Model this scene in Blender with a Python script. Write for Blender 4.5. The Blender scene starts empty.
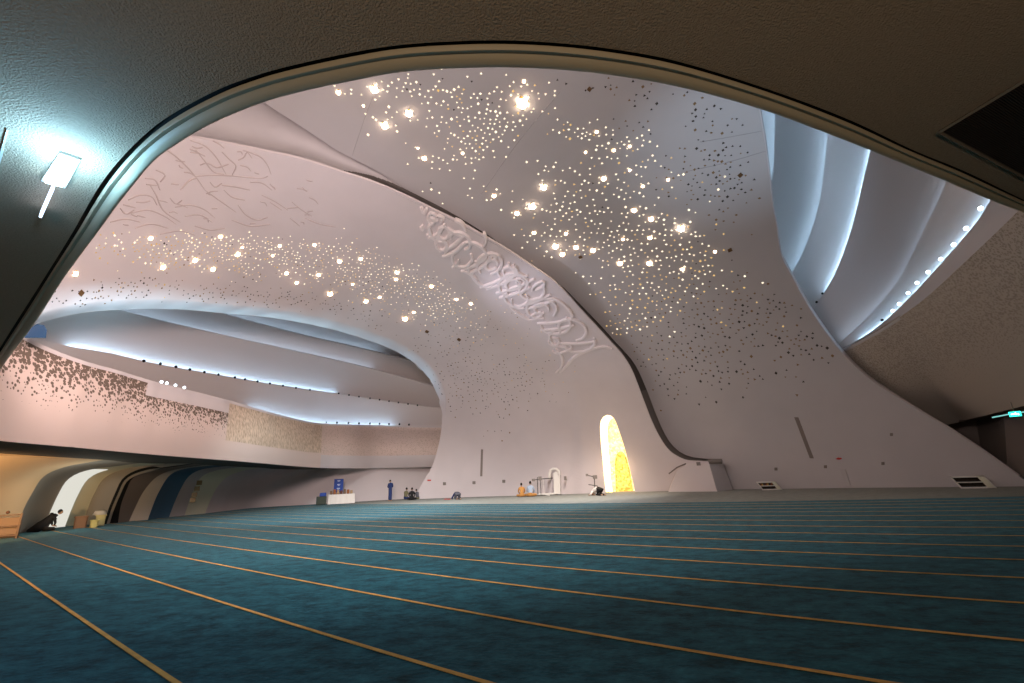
import bpy, bmesh, math, random
import numpy as np
from mathutils import Vector, Matrix, noise
random.seed(7)
PI = math.pi
sc = bpy.context.scene
COL = sc.collection
R_ = math.radians

# ------------------------------------------------------------------ camera
F = 455.0
PITCH, ROLL, H = R_(16.83), R_(-2.61), 1.33
cR, sR, cP, sP = math.cos(ROLL), math.sin(ROLL), math.cos(PITCH), math.sin(PITCH)
EYE = Vector((0, 0, H))
def ray(x, y):
    u = (x-512)/F; v = (341.5-y)/F
    u, v = cR*u-sR*v, sR*u+cR*v
    return Vector((u, cP-sP*v, sP+cP*v)).normalized()
def azel(x, y):
    r = ray(x, y)
    return math.degrees(math.atan2(r.x, r.y)), math.asin(r.z)
def at_z(x, y, z):
    r = ray(x, y); return EYE + r*((z-H)/r.z)
def at_s(x, y, s): return EYE + ray(x, y)*s
def at_d(x, y, d):
    r = ray(x, y); return EYE + r*(d/math.hypot(r.x, r.y))
cam = bpy.data.cameras.new('camera'); co = bpy.data.objects.new('camera', cam); COL.objects.link(co)
cam.sensor_width = 36; cam.lens = F/1024*36; cam.clip_start = .05; cam.clip_end = 400
co.matrix_world = Matrix(((cR, -sR, 0, 0), (-sP*sR, -sP*cR, -cP, 0), (cP*sR, cP*cR, -sP, H), (0, 0, 0, 1)))
sc.camera = co

# ------------------------------------------------------------------ materials
def mat(name, col, rough=.7, metal=0, emit=None, es=0, bump=None, var=None, spec=.3):
    m = bpy.data.materials.new(name); m.use_nodes = True
    nt = m.node_tree; b = nt.nodes['Principled BSDF']
    b.inputs['Base Color'].default_value = (*col, 1)
    b.inputs['Roughness'].default_value = rough; b.inputs['Metallic'].default_value = metal
    b.inputs['Specular IOR Level'].default_value = spec
    if emit: b.inputs['Emission Color'].default_value = (*emit, 1); b.inputs['Emission Strength'].default_value = es
    if bump or var:
        tc = nt.nodes.new('ShaderNodeTexCoord')
    if bump:
        n = nt.nodes.new('ShaderNodeTexNoise'); n.inputs['Scale'].default_value = bump[0]; n.inputs['Detail'].default_value = bump[2] if len(bump) > 2 else 4
        bp = nt.nodes.new('ShaderNodeBump'); bp.inputs['Strength'].default_value = bump[1]; bp.inputs['Distance'].default_value = bump[3] if len(bump) > 3 else .02
        nt.links.new(tc.outputs['Object'], n.inputs['Vector']); nt.links.new(n.outputs['Fac'], bp.inputs['Height']); nt.links.new(bp.outputs['Normal'], b.inputs['Normal'])
    if var:
        n = nt.nodes.new('ShaderNodeTexNoise'); n.inputs['Scale'].default_value = var[0]; n.inputs['Detail'].default_value = 5
        r = nt.nodes.new('ShaderNodeValToRGB'); r.color_ramp.elements[0].position = .35; r.color_ramp.elements[1].position = .68
        r.color_ramp.elements[0].color = (*[c*var[1] for c in col], 1); r.color_ramp.elements[1].color = (*col, 1)
        nt.links.new(tc.outputs['Object'], n.inputs['Vector']); nt.links.new(n.outputs['Fac'], r.inputs['Fac']); nt.links.new(r.outputs['Color'], b.inputs['Base Color'])
    return m
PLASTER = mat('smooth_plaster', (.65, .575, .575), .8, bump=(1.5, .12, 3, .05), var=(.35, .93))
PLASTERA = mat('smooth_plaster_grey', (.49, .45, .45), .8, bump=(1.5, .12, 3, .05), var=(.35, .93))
SOFFIT = mat('textured_plaster', (.46, .335, .235), .8, bump=(60, 1.0, 3, .02), var=(40, .85))
TRIM = mat('edge_trim', (.56, .46, .33), .55, bump=(9, .06, 2, .01))
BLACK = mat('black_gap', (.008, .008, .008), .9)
FOLDSHADEG = mat('painted_fold_shade_grey', (.24, .21, .19), .85)
FOLDSHADE = mat('painted_fold_shade', (.13, .11, .10), .85)  # shade of the fold between the shells, put into the colour
DARK = mat('dark_hole', (.05, .038, .03), .8)
GOLD = mat('gold_leaf', (.75, .45, .12), .4, .6)
OGOLD = mat('dull_gold', (.20, .13, .05), .5)
RECESS = mat('recess_plaster', (.70, .62, .60), .8, bump=(1.5, .1, 3, .05))
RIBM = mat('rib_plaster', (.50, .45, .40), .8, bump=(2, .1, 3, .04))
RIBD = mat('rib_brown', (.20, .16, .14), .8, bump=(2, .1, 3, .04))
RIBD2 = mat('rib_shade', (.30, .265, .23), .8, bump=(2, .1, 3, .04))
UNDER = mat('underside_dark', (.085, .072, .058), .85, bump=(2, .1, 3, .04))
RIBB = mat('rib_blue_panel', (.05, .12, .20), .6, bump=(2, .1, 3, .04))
WARMW = mat('warm_wall', (.72, .52, .33), .8, bump=(2, .1, 3, .04))
CREAM = mat('cream_wall', (.66, .64, .50), .7)
def em(name, col, s):
    m = bpy.data.materials.new(name); m.use_nodes = True; nt = m.node_tree
    nt.nodes.remove(nt.nodes['Principled BSDF']); e = nt.nodes.new('ShaderNodeEmission')
    e.inputs[0].default_value = (*col, 1); e.inputs[1].default_value = s
    nt.links.new(e.outputs[0], nt.nodes['Material Output'].inputs[0]); return m
LED = em('led_cool', (.42, .72, 1.0), 26)
LEDH = em('led_cool_high', (.42, .72, 1.0), 42)
LEDM = em('led_cool_mid', (.42, .72, 1.0), 14)
LEDS = em('led_cool_soft', (.50, .75, 1.0), 7)
STAR = em('star_glow', (1.0, .70, .42), 22)
STARB = em('star_glow_bright', (1.0, .78, .55), 60)
HOLE1 = em('hole_glow_white', (1.0, .86, .62), 1.6)
HOLE2 = em('hole_glow_gold', (1.0, .66, .24), .85)
HOLE3 = mat('hole_bronze', (.24, .14, .06), .6)
SPOTL = em('spot_lens', (.75, .92, 1.0), 9)

def carpet_mat():
    m = bpy.data.materials.new('teal_carpet'); m.use_nodes = True; nt = m.node_tree; b = nt.nodes['Principled BSDF']
    b.inputs['Roughness'].default_value = .95; b.inputs['Specular IOR Level'].default_value = .1
    b.inputs['Sheen Weight'].default_value = .10; b.inputs['Sheen Roughness'].default_value = .45; b.inputs['Sheen Tint'].default_value = (.6, .95, 1, 1)
    tc = nt.nodes.new('ShaderNodeTexCoord'); mp = nt.nodes.new('ShaderNodeMapping')
    mp.inputs['Rotation'].default_value = (0, 0, R_(15)); mp.inputs['Scale'].default_value = (1, 1.5, 1)
    nt.links.new(tc.outputs['Object'], mp.inputs['Vector'])
    def nz(scale, detail, rough=.6):
        n = nt.nodes.new('ShaderNodeTexNoise'); n.inputs['Scale'].default_value = scale; n.inputs['Detail'].default_value = detail
        n.inputs['Roughness'].default_value = rough; nt.links.new(mp.outputs[0], n.inputs['Vector']); return n
    n1 = nz(3.3, 9, .72); n2 = nz(.35, 3); n3 = nz(14, 4, .7)
    r = nt.nodes.new('ShaderNodeValToRGB'); e = r.color_ramp.elements
    e[0].position = .34; e[0].color = (.005, .026, .040, 1); e[1].position = .68; e[1].color = (.034, .175, .235, 1)
    k = e.new(.47); k.color = (.012, .086, .124, 1)
    nt.links.new(n1.outputs['Fac'], r.inputs['Fac'])
    r3 = nt.nodes.new('ShaderNodeValToRGB'); r3.color_ramp.elements[0].position = .3; r3.color_ramp.elements[0].color = (.55, .55, .55, 1); r3.color_ramp.elements[1].position = .65; r3.color_ramp.elements[1].color = (1.1, 1.1, 1.1, 1)
    nt.links.new(n3.outputs['Fac'], r3.inputs['Fac'])
    mx = nt.nodes.new('ShaderNodeMix'); mx.data_type = 'RGBA'; mx.blend_type = 'MULTIPLY'; mx.inputs['Factor'].default_value = .8
    nt.links.new(r.outputs[0], mx.inputs['A']); nt.links.new(r3.outputs[0], mx.inputs['B'])
    r2 = nt.nodes.new('ShaderNodeValToRGB'); r2.color_ramp.elements[0].position = .3; r2.color_ramp.elements[0].color = (.78, .78, .78, 1); r2.color_ramp.elements[1].position = .7; r2.color_ramp.elements[1].color = (1, 1, 1, 1)
    nt.links.new(n2.outputs['Fac'], r2.inputs['Fac'])
    mx2 = nt.nodes.new('ShaderNodeMix'); mx2.data_type = 'RGBA'; mx2.blend_type = 'MULTIPLY'; mx2.inputs['Factor'].default_value = 1
    nt.links.new(mx.outputs['Result'], mx2.inputs['A']); nt.links.new(r2.outputs[0], mx2.inputs['B'])
    nt.links.new(mx2.outputs['Result'], b.inputs['Base Color'])
    bp = nt.nodes.new('ShaderNodeBump'); bp.inputs['Strength'].default_value = .5; bp.inputs['Distance'].default_value = .02
    nt.links.new(n3.outputs['Fac'], bp.inputs['Height']); nt.links.new(bp.outputs[0], b.inputs['Normal'])
    return m
CARPET = carpet_mat()
CARPETB = mat('grey_carpet_border', (.26, .26, .235), .95, var=(3, .8), spec=.1)
STRIPE = mat('orange_row_line', (.68, .40, .13), .9, var=(6, .75), spec=.1)

def screen_mat(name, base, dark, zlo, zhi, scale, warp=1.0, thr=.5, zfall=True):
    """plaster with small slots whose number grows with height"""
    m = bpy.data.materials.new(name); m.use_nodes = True; nt = m.node_tree; b = nt.nodes['Principled BSDF']
    b.inputs['Roughness'].default_value = .8; b.inputs['Specular IOR Level'].default_value = .2
    tc = nt.nodes.new('ShaderNodeTexCoord'); sp = nt.nodes.new('ShaderNodeSeparateXYZ'); nt.links.new(tc.outputs['Object'], sp.inputs[0])
    vo = nt.nodes.new('ShaderNodeTexVoronoi'); vo.inputs['Scale'].default_value = scale; nt.links.new(tc.outputs['Object'], vo.inputs['Vector'])
    # cell centre distance vs a radius that depends on height and on a random per cell value
    mr = nt.nodes.new('ShaderNodeMapRange'); mr.inputs['From Min'].default_value = zlo; mr.inputs['From Max'].default_value = zhi
    nt.links.new(sp.outputs['Z'], mr.inputs['Value'])
    sc_ = nt.nodes.new('ShaderNodeSeparateColor'); nt.links.new(vo.outputs['Color'], sc_.inputs[0])
    lt = nt.nodes.new('ShaderNodeMath'); lt.operation = 'MULTIPLY'; lt.inputs[1].default_value = thr
    nt.links.new(mr.outputs[0], lt.inputs[0])
    rm = nt.nodes.new('ShaderNodeMath'); rm.operation = 'MULTIPLY_ADD'; rm.inputs[1].default_value = .6; rm.inputs[2].default_value = .4; nt.links.new(sc_.outputs[0], rm.inputs[0])
    ad = nt.nodes.new('ShaderNodeMath'); ad.operation = 'MULTIPLY'; nt.links.new(rm.outputs[0], ad.inputs[0]); nt.links.new(lt.outputs[0], ad.inputs[1])
    cmpn = nt.nodes.new('ShaderNodeMath'); cmpn.operation = 'LESS_THAN'; nt.links.new(vo.outputs['Distance'], cmpn.inputs[0]); nt.links.new(ad.outputs[0], cmpn.inputs[1])
    mx = nt.nodes.new('ShaderNodeMix'); mx.data_type = 'RGBA'; mx.inputs['A'].default_value = (*base, 1); mx.inputs['B'].default_value = (*dark, 1)
    nt.links.new(cmpn.outputs[0], mx.inputs['Factor']); nt.links.new(mx.outputs['Result'], b.inputs['Base Color'])
    bp = nt.nodes.new('ShaderNodeBump'); bp.invert = True; bp.inputs['Strength'].default_value = .6; bp.inputs['Distance'].default_value = .04
    nt.links.new(cmpn.outputs[0], bp.inputs['Height']); nt.links.new(bp.outputs[0], b.inputs['Normal'])
    return m
SCREENL = screen_mat('perforated_parapet', (.67, .525, .47), (.16, .115, .09), 3.5, 5.1, 9.5, thr=.98)
SCREENF = screen_mat('fine_parapet', (.67, .525, .47), (.52, .40, .33), 3.6, 3.9, 9.0, thr=.45)
SCREENR = screen_mat('textured_parapet', (.45, .38, .32), (.31, .255, .21), 3.9, 6.0, 13.0, thr=.6)
PLAINR = mat('plain_parapet', (.45, .38, .32), .8)
def mesh_mat(name, a, c, sx):
    m = bpy.data.materials.new(name); m.use_nodes = True; nt = m.node_tree; b = nt.nodes['Principled BSDF']; b.inputs['Roughness'].default_value = .6
    tc = nt.nodes.new('ShaderNodeTexCoord'); n = nt.nodes.new('ShaderNodeTexNoise'); n.inputs['Scale'].default_value = sx; n.inputs['Detail'].default_value = 6
    mp = nt.nodes.new('ShaderNodeMapping'); mp.inputs['Scale'].default_value = (1, 1, .35)
    nt.links.new(tc.outputs['Object'], mp.inputs[0]); nt.links.new(mp.outputs[0], n.inputs['Vector'])
    r = nt.nodes.new('ShaderNodeValToRGB'); r.color_ramp.elements[0].position = .34; r.color_ramp.elements[1].position = .62
    r.color_ramp.elements[0].color = (*a, 1); r.color_ramp.elements[1].color = (*c, 1)
    nt.links.new(n.outputs['Fac'], r.inputs[0]); nt.links.new(r.outputs[0], b.inputs['Base Color']); return m
LATTICE = mesh_mat('gold_lattice', (.36, .26, .19), (.70, .54, .41), 12)

# ------------------------------------------------------------------ mesh helpers
def link(name, me, m=None, parent=None):
    o = bpy.data.objects.new(name, me); COL.objects.link(o)
    if m is not None:
        for x in (m if isinstance(m, (list, tuple)) else [m]): me.materials.append(x)
    if parent: o.parent = parent
    return o
def obj(name, bm, m=None, parent=None, smooth=False):
    me = bpy.data.meshes.new(name); bm.to_mesh(me); bm.free()
    if smooth: me.shade_smooth()
    return link(name, me, m, parent)
def struct(o): o['kind'] = 'structure'; return o
def tag(o, label, cat, group=None):
    o['label'] = label; o['category'] = cat
    if group: o['group'] = group
    return o
def thing(name, label, cat, loc=(0, 0, 0), rz=0, group=None):
    o = bpy.data.objects.new(name, None); COL.objects.link(o); o.location = loc; o.rotation_euler = (0, 0, rz)
    o.empty_display_size = .2
    return tag(o, label, cat, group)
def spline(pts, n):
    """Catmull-Rom through points of any dimension, resampled evenly over the first two"""
    P = np.array(pts, float)
    if len(P) == 2: return [tuple(P[0]+(P[1]-P[0])*i/(n-1)) for i in range(n)]
    Q = np.vstack([2*P[0]-P[1], P, 2*P[-1]-P[-2]]); out = []
    for i in range(1, len(Q)-2):
        a, b, c, d = Q[i-1], Q[i], Q[i+1], Q[i+2]
        t0 = 0; t1 = t0+max(1e-6, np.linalg.norm(b-a))**.5; t2 = t1+max(1e-6, np.linalg.norm(c-b))**.5; t3 = t2+max(1e-6, np.linalg.norm(d-c))**.5
        for k in range(12):
            t = t1+(t2-t1)*k/12
            A1 = (t1-t)/(t1-t0)*a+(t-t0)/(t1-t0)*b; A2 = (t2-t)/(t2-t1)*b+(t-t1)/(t2-t1)*c; A3 = (t3-t)/(t3-t2)*c+(t-t2)/(t3-t2)*d
            B1 = (t2-t)/(t2-t0)*A1+(t-t0)/(t2-t0)*A2; B2 = (t3-t)/(t3-t1)*A2+(t-t1)/(t3-t1)*A3
            out.append((t2-t)/(t2-t1)*B1+(t-t1)/(t2-t1)*B2)
    out.append(P[-1]); out = np.array(out)
    L = np.concatenate([[0], np.cumsum(np.linalg.norm(np.diff(out[:, :2], axis=0), axis=1))])
    T = np.linspace(0, L[-1], n)
    return [tuple(np.interp(t, L, out[:, j]) for j in range(P.shape[1])) for t in T]
def grid_mesh(name, rows, m, parent=None, thick=0, flip_to=None, smooth=True, matfun=None):
    me = bpy.data.meshes.new(name); nr, nc = len(rows), len(rows[0])
    vs = [tuple(v) for r in rows for v in r]
    fs = [(i*nc+j, i*nc+j+1, (i+1)*nc+j+1, (i+1)*nc+j) for i in range(nr-1) for j in range(nc-1)]
    # orient faces towards flip_to (default the hall, i.e. the eye)
    k = fs[len(fs)//2]; a, b, c = (Vector(vs[k[q]]) for q in (0, 1, 2)); nrm = (b-a).cross(c-b)
    t = EYE if flip_to is None else Vector(flip_to)
    if nrm.dot(t-a) < 0: fs = [f[::-1] for f in fs]
    me.from_pydata(vs, [], fs); me.update()
    if smooth: me.shade_smooth()
    o = link(name, me, m, parent)
    if matfun:
        for i, p in enumerate(me.polygons): p.material_index = matfun(i//(nc-1), i % (nc-1))
    if thick:
        s = o.modifiers.new('s', 'SOLIDIFY'); s.thickness = thick; s.offset = -1
        e = o.modifiers.new('e', 'EDGE_SPLIT'); e.split_angle = R_(50)
    return o
def loft(name, A, B, n, m, sfun, material, parent=None, thick=.3, ease=None, **kw):
    A = spline(A, n); B = spline(B, n); rows = []
    for a, b in zip(A, B):
        rows.append([])
        for j in range(m):
            u = j/(m-1)
            if ease: u = ease(u)
            x, y = a[0]+(b[0]-a[0])*u, a[1]+(b[1]-a[1])*u
            if len(a) > 2: p = at_d(x, y, a[2]+(b[2]-a[2])*u)
            else: p = at_s(x, y, sfun(x, y))
            rows[-1].append(p)
    return grid_mesh(name, rows, material, parent, thick, **kw)
def box(bm, c, s, rz=0, mi=0):
    M = Matrix.Translation(c) @ Matrix.Rotation(rz, 4, 'Z') @ Matrix.Diagonal((s[0], s[1], s[2], 1))
    r = bmesh.ops.create_cube(bm, size=1, matrix=M)
    if mi:
        for v in r['verts']:
            for f in v.link_faces: f.material_index = mi
    return r
def bevel_all(bm, w, seg=2):
    bmesh.ops.bevel(bm, geom=list(bm.edges), offset=w, segments=seg, affect='EDGES', profile=.5, clamp_overlap=True)
def tube(bm, pts, r, seg=8, caps=True):
    pts = [Vector(p) for p in pts]; rings = []
    for i, p in enumerate(pts):
        d = (pts[min(i+1, len(pts)-1)]-pts[max(i-1, 0)]).normalized()
        u = d.cross(Vector((0, 0, 1))); u = u.normalized() if u.length > 1e-3 else Vector((1, 0, 0)); w = d.cross(u)
        rr = r[i] if isinstance(r, (list, tuple)) else r
        rings.append([bm.verts.new(p+u*math.cos(2*PI*k/seg)*rr+w*math.sin(2*PI*k/seg)*rr) for k in range(seg)])
    for a, b in zip(rings, rings[1:]):
        for k in range(seg): bm.faces.new((a[k], a[(k+1) % seg], b[(k+1) % seg], b[k]))
    if caps: bm.faces.new(rings[0][::-1]); bm.faces.new(rings[-1])
def interp(x, T):
    xs = [t[0] for t in T]; ys = [t[1] for t in T]
    return float(np.interp(x, xs, ys))
def smooth_table(T):
    """dense smoothed copy of a table so that no creases show"""
    xs = np.arange(-120, 121, 1.0); ys = np.interp(xs, [t[0] for t in T], [t[1] for t in T])
    k = np.exp(-.5*(np.arange(-9, 10)/3.0)**2); k /= k.sum()
    ys2 = np.convolve(np.pad(ys, 9, mode='edge'), k, mode='valid')
    return xs, ys2
def superell(x, y, T, Hc, p):
    a, e = azel(x, y); D = float(np.interp(a, T[0], T[1]))
    if e <= 0: return D/math.cos(e)
    return ((math.cos(e)/D)**p+(math.sin(e)/Hc)**p)**(-1/p)

# ------------------------------------------------------------------ the hall in plan (distance of each surface per bearing)
TA = smooth_table([(-60, 41), (0, 41), (10, 40.6), (17, 38.8), (20, 37.8), (24.5, 35.6), (28.5, 34.7), (34.5, 33.7), (39.7, 32.6), (44, 31.9), (46, 31.8), (60, 31)])
TB = smooth_table([(-70, 17), (-60, 18.5), (-50, 21.5), (-40, 26.5), (-30, 34), (-22, 40), (-12, 44.6), (-5, 41.6), (2.5, 39.3), (7.2, 37.9), (11.5, 37.8), (13.6, 37.4), (17.2, 37.1), (25, 35.5), (60, 33)])
TL = smooth_table([(-70, 20), (-60, 23), (-50, 26.5), (-40, 32), (-30, 40), (-22, 47), (-12, 49), (0, 50)])
TR = smooth_table([(20, 37), (34, 36.4), (40, 35.2), (43, 34), (47, 28.5), (50, 25.5), (53, 23), (60, 19.5), (75, 15)])
KREASE = spline([(90, 205), (200, 200), (300, 202), (345, 212), (400, 236), (450, 262), (500, 292), (540, 327), (562, 362), (573, 400), (577, 440), (579, 500), (580, 520)], 700)
KX = np.array([(k[0], k[1]) for k in KREASE])
def side_of_crease(x, y):
    d = np.hypot(KX[:, 0]-x, KX[:, 1]-y); i = int(d.argmin()); j = min(i+1, len(KX)-1); i0 = j-1
    t = KX[j]-KX[i0]; c = t[0]*(y-KX[i0][1])-t[1]*(x-KX[i0][0])
    return -math.copysign(d.min(), c)      # positive above/right of the crease
def sA(x, y): return superell(x, y, TA, 15.5, 2.3)
def lipd(x, y):
    if x > 445 or y > 420 or x < 0: return 99
    return float(np.hypot(LX[:, 0]-x, LX[:, 1]-y).min())
def sB(x, y):
    s = superell(x, y, TB, 14.4, 2.5)
    l = lipd(x, y)
    if l < 10: s *= 1+.036*(1-l/10)**2*min(1., max(0., (418-y)/45))
    q = max(0., min(1., side_of_crease(x, y)/12+.5)); q = q*q*(3-2*q)*max(0., min(1., (x-390)/110))
    return s*(1-.006*q)
def sL(k, lean=0): return lambda x, y: superell(x, y, TL, 19, 2.6)*(1+.045*k)
def sRt(x, y): return superell(x, y, TR, 22, 2.4)

# ------------------------------------------------------------------ image outlines of the real edges (pixels), used with the distances above
SOF_O = [(-62, 452), (-28, 397), (0, 348), (43, 280), (74, 230), (88, 205), (105, 178), (127, 152), (155, 126), (180, 109.5), (224, 87), (250, 77.5), (278, 69), (350, 53), (398, 45.3), (450, 41.5), (508, 40.5), (569, 44), (625, 51), (676, 61), (776, 92), (852, 121), (913, 150), (964, 171), (1024, 200), (1080, 226), (1160, 262)]
SOF_I = [(-50, 450), (-14, 396), (0, 371), (38, 319), (63, 280), (100, 230), (116, 208), (133.6, 185.6), (155, 161), (180, 143), (211.6, 124.5), (264, 102.5), (303, 91.5), (360, 79.5), (398, 72.5), (467, 68), (521, 67.7), (590, 72.5), (674, 86), (759, 108.7), (828, 134), (869, 150), (947.5, 182), (990, 200), (1024, 213), (1080, 236), (1160, 270)]
EB = [(-250, 330), (-100, 190), (60, 128), (140, 130), (190, 137), (224, 143), (268, 152), (303, 159.6), (340, 171.6), (375, 183), (410, 198), (431, 208.5), (463, 224), (489, 239), (500, 245), (526, 262), (558, 284.5), (575.6, 304), (598, 328), (609, 340), (627, 361), (639, 387.5), (651, 419), (664, 443.7), (676, 456), (690, 460.5), (717, 462), (722, 466), (724, 500)]
EA = [(-60, -250), (100, -60), (200, 45), (266, 103.4), (292.5, 121), (317, 137), (338, 151), (375, 170), (410, 191), (445.5, 209.5), (480.6, 230.5), (520, 256.5), (560, 284.5), (580, 304), (603, 328), (615.5, 342), (634, 363), (646, 388), (657.5, 418), (669, 441), (680, 452), (692, 457), (718, 461), (712, 466), (708, 500)]
RA = [(700, -260), (735, -60), (752, 55), (759, 108.5), (766, 151.5), (773, 210), (776, 225), (781, 255), (791.6, 276), (802, 295.5), (811.5, 311.5), (840.5, 351), (870, 379), (896.7, 396.7), (935, 420), (944.7, 425.5), (978.5, 447.5), (1019, 476), (1050, 500)]
EC = [(-200, 480), (-100, 400), (-30, 352), (10, 332), (42, 322), (70, 315), (91.5, 311.6), (123, 309.5), (150, 308.7), (188.7, 310), (220, 313), (273, 318), (330, 329), (370, 341), (398.5, 352.7), (423, 371), (435, 389.7), (441.5, 409), (442, 422), (438.5, 445.6), (431.5, 467.6), (422.6, 482.5), (412, 505)]

LX = np.array([(p[0], p[1]) for p in spline([q for q in EC if q[0] > -35 and q[1] < 425], 300)])
# ------------------------------------------------------------------ floor: carpet, row lines, border
def rowpix(k, t):
    """row k of the carpet, t metres along it (the rows bow slightly)"""
    f, pit, rol, az, h, d0, k1 = 455., .293818, -.0455737, .642967, 1.08546, .204384, .02423
    n = Vector((math.sin(az), math.cos(az))); tt = Vector((-math.cos(az), math.sin(az)))
    g = n*(k+d0)*1.2253+tt*t
    X, Y, Z = g.x, g.y, -H
    cp, sp_ = math.cos(pit), math.sin(pit)
    zc = cp*Y+sp_*Z; v = -sp_*Y+cp*Z; u = X
    if zc < .3: return None
    u, v = u/zc, v/zc
    c, s = math.cos(rol), math.sin(rol); u, v = c*u+s*v, -s*u+c*v
    r = math.hypot(u, v); rd = r
    for _ in range(30): rd = r/(1+k1*rd*rd)
    q = rd/r if r > 0 else 1
    return 512+u*q*f, 341.5-v*q*f
def rowline(k, n=70, tmin=-26, tmax=34):
    out = []
    for i in range(n):
        t = tmin+(tmax-tmin)*i/(n-1)
        p = rowpix(k, t)
        if p is None or p[0] > 1250 or p[1] > 950 or p[0] < -300: continue
        w = at_z(p[0], p[1], 0)
        out.append(w)
    return out
bm = bmesh.new()
F0 = 60
for (x, y) in ((-F0, -25), (F0, -25), (F0, 75), (-F0, 75)): bm.verts.new((x, y, 0))
bm.verts.ensure_lookup_table(); bm.faces.new(bm.verts[:])
r = bmesh.ops.extrude_face_region(bm, geom=bm.faces[:])
for v in [g for g in r['geom'] if isinstance(g, bmesh.types.BMVert)]: v.co.z = -.3
bmesh.ops.recalc_face_normals(bm, faces=bm.faces)
floor = struct(obj('floor', bm, CARPET))
bm = bmesh.new()
for k in range(-1, 17):
    L = rowline(k+0.0)
    if len(L) < 2: continue
    w = .020 if k < 7 else .020-.0011*(k-7)
    prev = None
    for i, p in enumerate(L):
        d = (L[min(i+1, len(L)-1)]-L[max(i-1, 0)]).normalized(); nn = Vector((-d.y, d.x, 0))*w
        a, b = bm.verts.new((p.x+nn.x, p.y+nn.y, .006)), bm.verts.new((p.x-nn.x, p.y-nn.y, .006))
        if prev: bm.faces.new((prev[0], prev[1], b, a))
        prev = (a, b)
bmesh.ops.recalc_face_normals(bm, faces=bm.faces)
for f in bm.faces:
    if f.normal.z < 0: f.normal_flip()
o = obj('row_line', bm, STRIPE, floor); s = o.modifiers.new('s', 'SOLIDIFY'); s.thickness = .005; s.offset = 1
# pale border strip between the last row and the shells
A = rowline(17.0, 60, -40, 45); rows = [[(p.x, p.y, .004) for p in A]]
nb = Vector((math.sin(.643), math.cos(.643), 0))
rows.append([(p.x+nb.x*45, p.y+nb.y*45, .004) for p in A])
o = grid_mesh('carpet_border', rows, CARPETB, floor, 0, flip_to=(0, 20, 50)); s = o.modifiers.new('s', 'SOLIDIFY'); s.thickness = .004; s.offset = 1

# ------------------------------------------------------------------ shells
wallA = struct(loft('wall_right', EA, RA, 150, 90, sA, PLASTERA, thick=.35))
lowB = [(-420, 560), (-200, 470)] + EC[2:] + [(500, 512), (600, 506), (724, 500)]
# the left shell: from its free upper edge down to the gallery opening and the floor
UB = spline(EB, 400); LBt = spline(EC, 260); 
def cut(P, i0, i1): return P[i0:i1]
# match the two borders: opening edge under the long span, floor under the foot
iF = min(range(len(UB)), key=lambda i: abs(UB[i][0]-585)+abs(UB[i][1]-313))
U1 = UB[:iF+1]; U2 = UB[iF:]
L1 = LBt; L2 = [(412, 505), (500, 503.5), (600, 500), (724, 500)]
rows = []
n1, n2, mm = 170, 90, 150
for (Ua, La, n, first) in ((U1, L1, n1, True), (U2, L2, n2, False)):
    Ua = spline(Ua[::6]+[Ua[-1]], n); La = spline(La[::6]+[La[-1]] if len(La) > 20 else La, n)
    for i, (a, b) in enumerate(zip(Ua, La)):
        if not first and i == 0: continue
        rows.append([])
        for j in range(mm):
            u = j/(mm-1); u = 1-(1-u)**1.5; x, y = a[0]+(b[0]-a[0])*u, a[1]+(b[1]-a[1])*u
            rows[-1].append(at_s(x, y, sB(x, y)))
wallB = struct(grid_mesh('wall_left', rows, PLASTER, thick=.12))

def boolean_cut(o, pts, s0, s1):
    """cut a hole of the given outline through a shell"""
    bm = bmesh.new(); a = [bm.verts.new(at_s(x, y, s0)) for x, y in pts]; b = [bm.verts.new(at_s(x, y, s1)) for x, y in pts]
    n = len(pts); bm.faces.new(a); bm.faces.new(b[::-1])
    for i in range(n): bm.faces.new((a[i], b[i], b[(i+1) % n], a[(i+1) % n]))
    bmesh.ops.recalc_face_normals(bm, faces=bm.faces)
    c = obj('cutter', bm)
    o.modifiers.remove(o.modifiers['e']); m = o.modifiers.new('b', 'BOOLEAN'); m.operation = 'DIFFERENCE'; m.object = c; m.solver = 'EXACT'
    dg = bpy.context.evaluated_depsgraph_get(); me = bpy.data.meshes.new_from_object(o.evaluated_get(dg))
    o.modifiers.clear(); o.data = me
    e = o.modifiers.new('e', 'EDGE_SPLIT'); e.split_angle = R_(50)
    bpy.data.objects.remove(c)
MIH = [(606, 503), (606, 492), (604, 476), (602.8, 461.5), (601.2, 445), (600.3, 431), (600.7, 421.5), (604, 416.4), (609, 415), (614, 418.5), (619, 431), (624.3, 447), (629.5, 467.7), (635, 491.7), (636.5, 503)]
MIHs = [MIH[0]] + spline(MIH[1:-1], 40) + [MIH[-1]]
boolean_cut(wallB, MIHs, 32, 44)

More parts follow.
